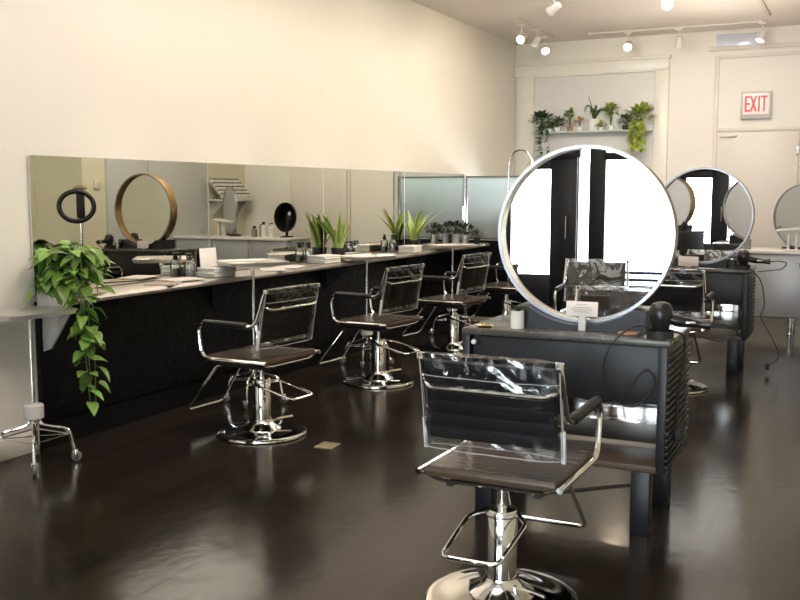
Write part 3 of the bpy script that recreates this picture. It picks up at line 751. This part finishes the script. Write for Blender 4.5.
def bushy(name, label, loc, pr, ph, potm, lm, n, rad, size, seed, group=None, heart=False, droop=.3, squash=.8, taper=.85, zc=None):
    rn = random.Random(seed)
    t = potted(name, label, 'plant', loc, pr, ph, potm, group, taper)
    z0 = ph*.9; c_ = Vector((0, 0, ph+rad*squash*.55 if zc is None else zc))
    st = MB(); lf = MB()
    for i in range(n):
        a = rn.uniform(0, 2*PI); el = rn.uniform(-.25, 1.4); rr_ = rad*rn.uniform(.45, 1)
        p = c_+Vector((math.cos(a)*math.cos(el)*rr_, math.sin(a)*math.cos(el)*rr_, math.sin(el)*rr_*squash))
        if i % 3 == 0: st.tube(spline([(0, 0, z0), (p.x*.4, p.y*.4, z0+(p.z-z0)*.6), p], 4), .0016, 5)
        dv = (p-c_).normalized()+Vector((rn.uniform(-.6, .6), rn.uniform(-.6, .6), rn.uniform(-.3, .3)))
        leaf(lf, p, dv, Vector((0, 0, 1)), size*rn.uniform(.7, 1.2), size*.6*rn.uniform(.8, 1.1), .15, droop, heart)
    st.build('stems', M['stem'], t); lf.build('foliage', lm, t)
    return t
bushy('dark_potted_plant', 'dark-leaved plant in white pot closest to the wall mirror, by the frosted screen', (-4.375, 10.5, CT+.001), .055, .12, M['ceramic'], M['leaf_p'], 90, .12, .06, 5, 'dark plants before the frosted screen', squash=.7)
bushy('dark_potted_plant', 'dark-leaved plant in grey steel pot by the frosted screen', (-4.235, 10.45, CT+.001), .05, .11, M['steel'], M['leaf_p'], 90, .11, .06, 6, 'dark plants before the frosted screen', squash=.7)
bushy('dark_potted_plant', 'smallest dark-leaved plant in black pot at the counter front edge by the screen', (-4.155, 10.62, CT+.001), .035, .07, M['potb'], M['leaf_p'], 50, .07, .05, 7, 'dark plants before the frosted screen', squash=.7)

# trailing pothos at the near end of the counter
rn = random.Random(5)
t = potted('pothos_plant', 'large trailing green pothos cascading off the near end of the counter', 'plant', (-4.26, 4.27, CT+.001), .08, .13, M['ceramic'])
vn = MB(); lf = MB()
def vine(pts, leaves, size, jit=.03, both=True):
    c_ = spline(pts, 8); vn.tube(c_, .003, 6)
    for k in range(leaves):
        i = int((k+.5)/leaves*(len(c_)-1)); p = c_[i]
        a = rn.uniform(0, 2*PI)
        dv = Vector((math.cos(a)+.35, math.sin(a)-.35, rn.uniform(-.7, .35)))
        if p.x+dv.x*size*1.2 < -.13: dv.x = abs(dv.x)*.5; dv.y *= 1.4
        q = p+dv.normalized()*rn.uniform(.01, jit)
        vn.tube([p, q], .0015, 4)
        leaf(lf, q, dv, Vector((rn.uniform(-.3, .3), rn.uniform(-.3, .3), 1)), size*rn.uniform(.75, 1.2), size*.72*rn.uniform(.85, 1.15), .16, rn.uniform(.2, .6))
for i in range(30):
    a = rn.uniform(0, 2*PI); ro = rn.uniform(.08, .20); zz = rn.uniform(.12, .31)
    ex = math.cos(a)*ro; ey = math.sin(a)*ro
    if ex < -.07: ex = -.07
    vine([(0, 0, .12), (ex*.4, ey*.4, .12+zz*.55), (ex, ey, zz-.02), (ex*1.12, ey*1.15, zz-.11)], 8, .105, .045)
for i in range(5):
    ox, oy = rn.uniform(-.03, .05), rn.uniform(-.04, .06); zl = [-.34, -.48, -.62, -.68, -.56][i]
    pts = [(.02, 0, .12), (.10+ox*.3, -.08+oy, .17), (.19+ox*.5, -.10+oy, .02), (.20+ox, -.11+oy, -.15), (.205+ox*.9, -.10+oy*.8, zl*.6), (.20+ox*.6, -.08+oy*.5, zl)]
    vine(pts, 15, .098, .03)
vn.build('vines', M['stem'], t); lf.build('foliage', M['leaf'], t)

# ------------------------------------------------------------------ alcove shelf and its plants
SY = YF-.10; SZ = 2.36
t = thing('glass_shelf', 'narrow glass shelf in the far alcove carrying small plants', 'shelf', ((xa0+xa1)/2, SY, SZ))
b = MB(); b.box((0, 0, -.012), (xa1-xa0-.03, .17, .018), bevel=.002); b.build('shelf_board', M['shelfg'], t)
for sx in (-.6, .6):
    b = MB(); b.box((sx, .05, -.045), (.02, .07, .05), bevel=.004); b.build('bracket', M['chromed'], t)
def shelf_x(px): return math.tan(math.atan((px-400)*.985/958)-.4530)*SY
G = 'plants on the alcove shelf'
bushy('shelf_plant', 'round dark green plant at the window-side end of the alcove shelf, trailing', (shelf_x(542), SY, SZ), .05, .08, M['ceramic'], M['leaf_d'], 130, .15, .07, 31, G, True)
bushy('shelf_plant', 'small low green plant next to the dark round one on the alcove shelf', (shelf_x(558), SY, SZ), .045, .06, M['ceramic'], M['leaf_d'], 70, .1, .055, 32, G, True)
tp = bushy('shelf_plant', 'upright green sprig over orange blooms on the alcove shelf', (shelf_x(570), SY, SZ), .04, .06, M['wood'], M['leaf'], 40, .06, .06, 33, G, True, zc=.22)
b = MB(); b.tube([(0, 0, .05), (.005, 0, .15), (0, 0, .21)], .004, 6); b.build('stalk', M['stem'], tp)
b = MB()
for i in range(30):
    a = rn.uniform(0, 2*PI); p = Vector((math.cos(a)*.05, math.sin(a)*.04, rn.uniform(.06, .16))); leaf(b, p, Vector((math.cos(a), math.sin(a), .5)), Vector((0, 0, 1)), .045, .03, .2, .2, False)
b.build('blossoms', M['flower'], tp)
tp = bushy('shelf_plant', 'little orange flowering plant left of the spiky one on the alcove shelf', (shelf_x(580), SY, SZ), .04, .05, M['ceramic'], M['flower'], 30, .06, .045, 36, G, True, zc=.12)
tp = potted('shelf_plant', 'spiky spider plant in white pot at the middle of the alcove shelf', 'plant', (shelf_x(594), SY, SZ), .085, .15, M['ceramic'], G)
for i in range(12):
    a = 2*PI*i/12+rn.uniform(-.2, .2); H = rn.uniform(.12, .22); o_ = rn.uniform(.12, .26)
    if i == 3: H, o_ = .34, .08
    if abs(math.sin(a)) > .4: o_ *= .35
    b = MB(); c_ = spline([(0, 0, .14), (math.cos(a)*o_*.4, math.sin(a)*o_*.3, .14+H*.8), (math.cos(a)*o_*.8, math.sin(a)*o_*.5, .14+H*.85), (math.cos(a)*o_, math.sin(a)*o_*.6, .14+H*.5)] if i != 3 else [(0, 0, .14), (-.03, 0, .3), (-.08, 0, .46)], 5)
    b.tube(c_, [.011*(1-.85*k/len(c_)) for k in range(len(c_))], 5); b.build('leaf', M['leaf_d'], tp)
tp = bushy('shelf_plant', 'upright yellow-green sprig right of the spiky one on the alcove shelf', (shelf_x(611), SY, SZ), .04, .06, M['ceramic'], M['leaf_y'], 70, .07, .07, 34, G, True, zc=.24, squash=1.4)
bushy('shelf_plant', 'small bushy green plant beside the yellow trailing one on the alcove shelf', (shelf_x(626), SY, SZ), .045, .06, M['potb'], M['leaf_d'], 60, .1, .055, 35, G, True)
bushy('shelf_plant', 'low spreading green plant between the dark round one and the orange blooms', (shelf_x(551), SY-.03, SZ), .035, .04, M['ceramic'], M['leaf'], 70, .09, .05, 41, G, True, squash=.5)
bushy('shelf_plant', 'low spreading green plant just right of the spiky one on the alcove shelf', (shelf_x(602), SY-.04, SZ), .03, .04, M['ceramic'], M['leaf_y'], 60, .08, .045, 42, G, True, squash=.5)
rn2 = random.Random(77)
tp = bushy('shelf_plant', 'bright yellow-green plant trailing over the inner end of the alcove shelf', (shelf_x(641), SY, SZ), .05, .08, M['wood'], M['leaf_y'], 130, .18, .085, 37, G, True)
b = MB(); st = MB()
for i in range(8):
    dx = rn2.uniform(-.12, .07); zl = rn2.uniform(-.2, -.42)
    c_ = spline([(0, 0, .1), (dx*.6, -.1, .1), (dx, -.13, -.05), (dx*.9, -.13, zl)], 6); st.tube(c_, .0025, 5)
    for k in range(12):
        p = c_[6+int(k/12*(len(c_)-7))]; a = rn2.uniform(0, 2*PI); leaf(b, p, Vector((math.cos(a), math.sin(a)*.5-.5, rn2.uniform(-.9, .1))), Vector((0, -.3, 1)), .085, .06, .15, .4)
st.build('vine', M['stem'], tp); b.build('trailing_foliage', M['leaf_y'], tp)
tp = [o for o in COL.objects if o.get('label', '').startswith('round dark green plant')][0]
b = MB(); st = MB()
for i in range(5):
    dx = rn2.uniform(-.06, .14); zl = rn2.uniform(-.3, -.55)
    c_ = spline([(0, 0, .08), (dx*.6, -.1, .08), (dx, -.12, -.08), (dx*1.3, -.12, zl)], 6); st.tube(c_, .002, 5)
    for k in range(8):
        p = c_[6+int(k/8*(len(c_)-7))]; a = rn2.uniform(0, 2*PI); leaf(b, p, Vector((math.cos(a), math.sin(a)*.5-.5, rn2.uniform(-.9, .1))), Vector((0, -.3, 1)), .065, .045, .15, .4)
st.build('vine', M['stem'], tp); b.build('trailing_foliage', M['leaf_d'], tp)

# ------------------------------------------------------------------ exit sign
t = thing('exit_sign', 'white box sign with red EXIT lettering above the far door', 'sign', (-1.31, YF-.001, 2.62))
b = MB(); b.box((0, -.035, 0), (.35, .07, .33), bevel=.008); b.build('housing', M['bracket'], t)
b = MB(); b.box((0, -.072, .015), (.30, .006, .255), bevel=.003); b.build('face', M['exitw'], t)
b = MB(); h, s_ = .19, .022; z0 = -.08; y = -.077
def bar(x, z, w_, h_, ry=0): b.box((x, y, z), (w_, .005, h_), Matrix.Rotation(ry, 3, 'Y'))
zc = z0+h/2
bar(-.118, zc, s_, h)
for z in (z0+s_/2, zc, z0+h-s_/2): bar(-.094, z, .055, s_)
a = math.atan2(.055, h-.02)
bar(-.028, zc, s_, h+.004, a); bar(-.028, zc, s_, h+.004, -a)
bar(.037, zc, s_, h)
bar(.095, zc, s_, h); bar(.095, z0+h-s_/2, .078, s_)
b.build('lettering', M['exitr'], t)

# ------------------------------------------------------------------ steel cabinet corner
t = thing('steel_cabinet', 'pale steel cabinet on legs by the far door', 'cabinet', (0, 10.97, 0))
x0, x1 = -1.85, XJ-.02
b = MB(); b.box(((x0+x1)/2, .3, .91), (x1-x0, .62, .035), bevel=.004); b.build('worktop', M['cabtop'], t)
b = MB(); b.box(((x0+x1)/2, .31, .55), (x1-x0-.03, .56, .685), bevel=.004); b.build('carcass', M['steelcab'], t)
for i in range(3):
    w_ = (x1-x0-.06)/3; xm = x0+.03+w_*(i+.5)
    b = MB(); b.box((xm, .022, .55), (w_-.008, .02, .67), bevel=.003); dr = b.build('door', M['steelcab'], t)
    b = MB(); b.box((xm+w_*.4, .006, .80), (.012, .014, .09), bevel=.003); b.build('handle', M['chromed'], dr)
for x in (x0+.06, -.70, x1-.06):
    for y in (.08, .52):
        b = MB(); b.lathe([(0, 0), (.026, 0), (.026, .03), (.018, .04), (.018, .21)], 16, (x, y, 0)); b.build('leg', M['chromed'], t)
def hood(label, loc, rz, visor=True):
    t = thing('hood_dryer', label, 'hair dryer', loc, rz, )
    b = MB(); b.lathe([(0, 0), (.11, 0), (.11, .012), (.03, .022), (.022, .03), (.022, .16)], 24); b.build('stand', M['blackm'], t)
    # egg-shaped shell open towards the sitter (-y)
    b = MB(); rows = []
    for i in range(15):
        f = i/14; ang = PI*(.5+.5*f)*.98+.02
        r_ = .2*math.sin(PI*(.02+.98*f)*.5)**.6
        rows.append([(r_*math.cos(2*PI*k/30)*.92, .17-.30*f**1.3+.02, .34+r_*math.sin(2*PI*k/30)*1.08-.05*f) for k in range(31)])
    b.grid(rows); b.build('hood', M['blackp'], t)
    b = MB(); b.box((0, .1, .2), (.07, .09, .12), bevel=.02); b.build('motor_housing', M['blackm'], t)
    if visor:
        b = MB(); rows = []
        for i in range(8):
            f = i/7
            rows.append([(math.cos(PI*k/20)*(.2-.03*f), -.11-.16*f-.02*math.sin(PI*k/20), .33+math.sin(PI*k/20)*(.23-.04*f)-.03*f) for k in range(21)])
        b.grid(rows); b.build('visor', M['visor'], t)
    return t
t = thing('tabletop_mirror', 'round tabletop mirror standing on the pale steel cabinet by the far door', 'mirror', (-.64, 11.34, .93), R(38))
b = MB(); b.lathe([(0, -.012), (.34, -.012)], 64, (0, 0, .36), 'y'); b.build('glass', M['mirror_r'], t)
b = MB(); b.lathe([(.338, -.016), (.348, -.016), (.348, .012), (0, .012)], 64, (0, 0, .36), 'y'); b.build('rim', M['silver_lip'], t)
b = MB(); b.box((0, .03, .012), (.34, .16, .022), bevel=.005); b.box((-.1, .05, .15), (.02, .012, .28), bevel=.003); b.box((.1, .05, .15), (.02, .012, .28), bevel=.003); b.build('stand', M['blackm'], t)
hood('black hood dryer on the cabinet seen only in the long wall mirror', (-1.62, 11.3, .93), R(-20), False).scale = (.85, .9, .95)
t = thing('tool_stand', 'small white tool stand on the cabinet before the round tabletop mirror', 'stand', (-.76, 11.03, .929))
b = MB(); b.box((.02, 0, .225), (.27, .12, .03), Matrix.Rotation(R(-6), 3, 'Y'), .006); b.build('top_plate', M['cabtop'], t)
for sx in (.01, .09):
    b = MB(); b.box((sx, 0, .105), (.028, .06, .21), bevel=.004); b.build('leg', M['cabtop'], t)
b = MB(); b.box((.05, 0, .008), (.2, .12, .016), bevel=.003); b.build('base', M['cabtop'], t)
for i, (x, y, h_, m_) in enumerate([(-1.18, 11.15, .13, 'bottle_gr'), (-1.27, 11.2, .2, 'bottle_gr'), (-1.35, 11.13, .19, 'liquid'), (-1.43, 11.2, .17, 'liquid'), (-1.49, 11.12, .16, 'liquid')]):
    t = thing('product_bottle', 'hair product bottle on the cabinet, %s of the five by the hood dryer' % ['shortest and darkest', 'tall grey one', 'white tall one', 'broad white one', 'outermost white one'][i], 'bottle', (x, y, .929), 0, 'product bottles on the steel cabinet')
    r_ = .042 if i in (0, 3) else .034
    b = MB(); b.lathe([(0, 0), (r_, 0), (r_, h_*.8), (r_*.5, h_*.92), (r_*.5, h_)], 20); b.build('flask', M[m_], t)
    b = MB(); b.lathe([(r_*.6, h_*.93), (r_*.6, h_+.025), (0, h_+.027)], 16); b.build('cap', M['blackp' if i % 3 != 1 else 'white'], t)
# bottle rack on a bracket shelf, back right wall (seen in the long mirror)
t = thing('wall_shelf', 'grey bracket shelf on the back right wall, seen in the mirror', 'shelf', (XJ, 12.2, 1.43))
b = MB(); b.box((-.14, 0, 0), (.28, .8, .03), bevel=.003); b.build('shelf_board', M['greydoor'], t)
for y in (-.3, .3):
    b = MB(); b.prism([(0, -.016), (-.26, -.016), (-.24, -.04), (0, -.27)], y-.01, y+.01); b.build('bracket', M['greydoor'], t)
t = thing('tiered_rack', 'tiered clear rack on the bracket shelf holding small bottles', 'rack', (XJ, 12.2, 1.446))
b = MB()
for k in range(5): b.box((-.25+.05*k, 0, .03+.055*k), (.05, .78, .006)); b.box((-.275+.05*k, 0, .015+.055*k+.0), (.005, .78, .05))
b.build('tiers', M['bracket'], t)
for k in range(5):
    for j in range(11):
        t = thing('dye_bottle', 'small black-capped dye bottle standing on the tiered rack', 'bottle', (XJ-.247+.05*k, 12.2-.34+.068*j, 1.446+.034+.055*k), 0, 'dye bottles on the tiered rack')
        b = MB(); b.lathe([(0, 0), (.02, 0), (.02, .035), (.013, .04)], 10); b.build('flask', M['liquid'], t)
        b = MB(); b.lathe([(.013, .039), (.015, .042), (.015, .058), (0, .059)], 10); b.build('cap', M['blackp'], t)

# ring processor lamp and wall thermostat (seen in the long mirror)
t = thing('ring_heater', 'black ring hair processor on a chrome pole stand', 'heater', (-.16, 8.85, 0))
b = MB(); ring = [(math.cos(2*PI*k/48)*.20, math.sin(2*PI*k/48)*.18) for k in range(48)]
b.tube([Vector((x*.72-.07, -x*.70-.07, 1.38+z)) for x, z in ring], .03, 12, True); b.build('ring', M['blackp'], t)
b = MB(); b.box((.02, .09, 1.40), (.10, .10, .34), Matrix.Rotation(R(45), 3, 'Z'), .02); b.build('back_housing', M['blackm'], t)
b = MB(); b.lathe([(0, .2), (.08, .2), (.09, .22), (.05, .25), (0, .26)], 20, (.02, .09, 1.38)); b.build('cap', M['brass'], t)
b = MB(); b.tube([(.02, .09, .1), (.02, .09, 1.26)], .016, 12); b.build('pole', M['chrome'], t)
for k in range(5):
    a = 2*PI*k/5; b = MB(); b.tube(spline([(.02, .09, .12), (.02+math.cos(a)*.15, .09+math.sin(a)*.15, .1), (.02+math.cos(a)*.28, .09+math.sin(a)*.28, .06)], 4), .014, 8); lg = b.build('leg', M['blackm'], t)
    b = MB(); b.lathe([(0, -.012), (.028, -.012), (.028, .012), (0, .012)], 14, (.02+math.cos(a)*.28, .09+math.sin(a)*.28, .029), 'y'); b.build('wheel', M['blackm'], lg)
t = thing('thermostat', 'small cream thermostat on the right wall, seen in the mirror', 'thermostat', (XJ, 9.5, 1.65), R(-90))
b = MB(); b.box((0, -.014, 0), (.11, .028, .11), bevel=.006); b.build('housing', M['wall_yellow'], t)
b = MB(); b.box((0, -.03, .02), (.07, .004, .03), bevel=.001); b.build('dial', M['bracket'], t)

# slatted bench at the shop window (seen in the big round mirror)
t = thing('slatted_bench', 'navy slatted bench below the shop window, seen in the big mirror', 'bench', (-1.15, YS+.25, 0))
for i in range(6):
    b = MB(); b.box((0, .15-.0*i, .16+i*.085), (1.75, .025, .04), bevel=.004); b.build('slat', M['slat'], t)
for sx in (-.8, .8):
    b = MB(); b.box((sx, .175, .31), (.05, .03, .62), bevel=.004); b.build('leg', M['blackm'], t)

# floor plates
for x, y, rz, lab in [(-2.92, 4.98, R(5), 'small brass floor outlet plate beside the nearest wall-side chair base'), (-.13, 4.62, R(-4), 'small brass floor outlet plate on the open floor right of the near desk')]:
    t = thing('floor_plate', lab, 'outlet', (x, y, 0), rz, 'brass plates set in the floor')
    b = MB(); b.box((0, 0, .003), (.12, .14, .006), bevel=.002); p_ = b.build('plate', M['brass'], t)
    b = MB(); b.lathe([(0, .006), (.04, .006), (.042, .008), (.035, .0095), (0, .009)], 24); b.build('lid', M['brass'], p_)

# ------------------------------------------------------------------ track lighting
def px_ceil(px, py, z):
    """room point at height z seen at a pixel of the photo"""
    return None
def rail(label, a, b_):
    a, b_ = Vector(a), Vector(b_); d_ = b_-a
    t = thing('track_rail', label, 'light track', a, math.atan2(d_.y, d_.x), 'white ceiling light tracks')
    m = MB(); m.box((d_.length/2, 0, -.012), (d_.length, .036, .022), bevel=.003); m.build('rail', M['fixture'], t)
    for xx in (.02, d_.length-.02):
        m = MB(); m.box((xx, 0, -.014), (.05, .042, .028), bevel=.003); m.build('end_cap', M['fixture'], t)
def spot(label, x, y, aim, on=True, power=0, col=(1, .82, .6), size=R(70), drop=.16):
    t = thing('track_spotlight', label, 'spotlight', (x, y, ZC-.025), 0, 'spotlights on the ceiling tracks')
    dv = (Vector(aim)-Vector((x, y, ZC-drop))).normalized(); q = dv.to_track_quat('-Z', 'Y').to_matrix().to_4x4()
    m = MB(); m.box((0, 0, -.012), (.09, .03, .024), bevel=.004); m.tube([(0, 0, -.02), (0, 0, -drop+.055)], .008, 8)
    m.build('mount', M['fixture'], t)
    m = MB(); arc = [Vector((math.cos(a)*.058, 0, math.sin(a)*.058)) for a in [R(0+180*k/14) for k in range(15)]]
    m.tube([Vector((0, 0, -drop))+v for v in arc], .005, 6); m.build('yoke', M['fixture'], t)
    mt = Matrix.Translation((0, 0, -drop)) @ q
    m = MB(); m.lathe([(0, .07), (.03, .07), (.036, .06), (.04, 0), (.054, -.04), (.056, -.06), (.05, -.06), (.04, -.02)], 22, (0, 0, 0), 'z', mt); hd_ = m.build('lamp_head', M['fixture'], t)
    m = MB(); m.lathe([(0, -.05), (.03, -.048), (.047, -.04), (.05, -.035)], 20, (0, 0, 0), 'z', mt); m.build('bulb', M['bulb'] if on else M['bulb_off'], hd_)
    if power:
        l = bpy.data.lights.new('spot_beam', 'SPOT'); l.energy = power; l.color = col; l.spot_size = size; l.spot_blend = .8; l.shadow_soft_size = .05
        o = bpy.data.objects.new('spot_beam', l); COL.objects.link(o); o.parent = t
        o.matrix_local = Matrix.Translation(Vector((0, 0, -drop))+dv*.07) @ q
def ceil_pt(px, py, z):
    f = 958; x = (px-400)/f; yv = (300-py)/f; p = -.112; ya = .453
    F = Vector((-math.sin(ya)*math.cos(p), math.cos(ya)*math.cos(p), math.sin(p))); Rr = Vector((math.cos(ya), math.sin(ya), 0)); U = Rr.cross(F)
    d_ = F+Rr*x+U*yv; k_ = (z-1.55)/d_.z
    return d_.x*k_, d_.y*k_
WARM = (1, .80, .56)
zs = ZC-.16
r1 = ceil_pt(520, 20, ZC); r1b = ceil_pt(552, 35, ZC)
rail('white track running down the room near the mirrored wall', (r1[0], r1[1]-.1, ZC), (r1[0], r1b[1]+.1, ZC))
r2 = ceil_pt(589, 33, ZC); r2b = ceil_pt(762, 20, ZC)
rail('white track running across the room before the far wall', (r2[0], r2[1]-.0, ZC), (r2b[0], r2[1], ZC))
r3 = ceil_pt(765, 17, ZC)
rail('white track running down the room toward the EXIT sign', (r3[0]+.06, r3[1]-2.6, ZC), (r3[0]+.06, r3[1]-.15, ZC))
rail('white track overhead near the middle of the room', (-2.9, 4.6, ZC), (-2.9, 9.3, ZC))
rail('white track above the row of desks', (-1.6, 4.6, ZC), (-1.6, 9.2, ZC))
for px, py, lab, aim, on, pw in [
    (522, 36, 'bright spotlight nearest on the track by the mirrored wall', (-4.0, 7.0, 1.3), True, 8),
    (536, 40, 'unlit spotlight second on the track by the mirrored wall', (-4.3, 11.2, 2.2), False, 0),
    (545, 47, 'dim spotlight farthest on the track by the mirrored wall', (-2.6, 9.5, 1.2), True, 6),
    (554, 6, 'white spotlight at top of view left of the middle', (-4.4, 10, 2.6), False, 0),
    (628, 43, 'lit spotlight above the alcove shelf', (-2.3, 9.0, 1.0), True, 15),
    (668, 0, 'bright spotlight overhead in the middle of the room', (-1.3, 6, 1.0), True, 40),
    (679, 40, 'unlit spotlight between the alcove and the EXIT door', (-2.3, 12.7, 2.2), False, 0),
    (762, 34, 'bright spotlight at the end of the track above the EXIT door', (-2.2, 11.4, .8), True, 40)]:
    x, y = ceil_pt(px, py, zs)
    y = min(y, YF-.2)
    spot(lab, x, y, aim, on, pw, WARM)

# ------------------------------------------------------------------ light
def area(name, loc, rot, sx, sy, e, col):
    l = bpy.data.lights.new(name, 'AREA'); l.shape = 'RECTANGLE'; l.size = sx; l.size_y = sy; l.energy = e; l.color = col
    o = bpy.data.objects.new(name, l); COL.objects.link(o); o.location = loc; o.rotation_euler = rot
    return o
def unseen_lamp(loc, aim, e, c_, sz=95, soft=.12):
    l = bpy.data.lights.new('unseen_spot', 'SPOT'); l.energy = e; l.color = c_; l.spot_size = R(sz); l.spot_blend = 1; l.shadow_soft_size = soft
    o = bpy.data.objects.new('unseen_spot', l); COL.objects.link(o); o.location = loc
    o.rotation_euler = (Vector(aim)-o.location).to_track_quat('-Z', 'Y').to_euler()
# daylight outside the shop windows
area('daylight_window', (-1.2, YS-.5, 1.5), (R(103), 0, 0), 4.8, 2.4, 400, (.90, .95, 1))
# unseen ceiling spots washing the mirrored wall, then added fill lights
for y, e, c_, z in ((2.0, 50, (1, .84, .76), 2.3), (4.6, 56, (1, .88, .77), 2.3), (6.4, 66, (1, .88, .72), 2.0), (8.2, 56, (1, .87, .68), 2.0), (10.2, 55, (1, .86, .64), 2.2)):
    unseen_lamp((-2.6, y, ZC-.2), (XW, y, z), e, c_, 115, .05)
for y in (4.9, 6.1, 7.4, 8.8): unseen_lamp((-3.0, y, ZC-.2), (-4.2, y, .94), 45, (1, .9, .74), 50)  # added spots without fixtures, to whiten the counter and towels
unseen_lamp((-2.7, 9.6, ZC-.3), (-3.2, YF, 2.6), 75, (1, .88, .7), 75, .3)  # added spot without fixture, lifts the alcove and far wall
unseen_lamp((-1.4, 9.8, ZC-.3), (-1.3, YF, 2.2), 60, (1, .9, .78), 80, .3)  # another added spot, brightens the wall around the exit door
unseen_lamp((-3.7, 12.5, 1.25), (-4.0, 10.94, 1.5), 60, (.88, .96, 1), 62, .1)  # unseen low spot added behind the frosted screen to make it glow
unseen_lamp((-3.85, 12.55, 1.3), (-4.1, 10.94, 1.6), 50, (.88, .96, 1), 58, .1)  # second spot added behind the screen
for y, e in ((5.5, 45), (8.2, 60), (10.8, 45)):
    unseen_lamp((-1.6, y, 2.35), (-1.6, y, ZC), e, (1, .88, .76), 165, .25)  # uplights added in open air to brighten the ceiling
area('added_ceiling_fill', (-1.7, 3.2, ZC-.02), (0, 0, 0), 2.2, 4, 60, (1, .93, .84))  # added downward fill, the ceiling has no panel here
area('added_ceiling_fill', (-1.8, 9.3, ZC-.02), (0, 0, 0), 2.2, 3, 75, (1, .93, .84))  # second added fill, for the back of the room

wd = bpy.data.worlds.new('street_daylight'); SC.world = wd; wd.use_nodes = True
nt = wd.node_tree; nt.nodes.clear()
out = nt.nodes.new('ShaderNodeOutputWorld'); bg = nt.nodes.new('ShaderNodeBackground')
tc = nt.nodes.new('ShaderNodeTexCoord'); sp = nt.nodes.new('ShaderNodeSeparateXYZ'); cr = nt.nodes.new('ShaderNodeValToRGB')
cr.color_ramp.elements[0].position = .35; cr.color_ramp.elements[0].color = (.75, .78, .82, 1)
cr.color_ramp.elements[1].position = .6; cr.color_ramp.elements[1].color = (.86, .93, 1, 1)
nt.links.new(tc.outputs['Generated'], sp.inputs[0]); nt.links.new(sp.outputs[2], cr.inputs[0]); nt.links.new(cr.outputs[0], bg.inputs[0])
bg.inputs[1].default_value = 3.2
nt.links.new(bg.outputs[0], out.inputs[0])

# ------------------------------------------------------------------ camera
cam = bpy.data.cameras.new('camera'); co = bpy.data.objects.new('camera', cam); COL.objects.link(co)
cam.sensor_width = 36; cam.lens = 958/800*36; cam.clip_start = .05; cam.clip_end = 100
co.location = (0, 0, 1.55); co.rotation_euler = (R(90)-.112, 0, .453)
SC.camera = co
SC.view_settings.view_transform = 'Standard'
SC.view_settings.look = 'None'
SC.view_settings.exposure = .36
try:
    SC.cycles.max_bounces = 10; SC.cycles.transparent_max_bounces = 16; SC.cycles.caustics_reflective = False; SC.cycles.caustics_refractive = False
    SC.cycles.sample_clamp_indirect = 6
    SC.cycles.use_denoising = True
except Exception: pass
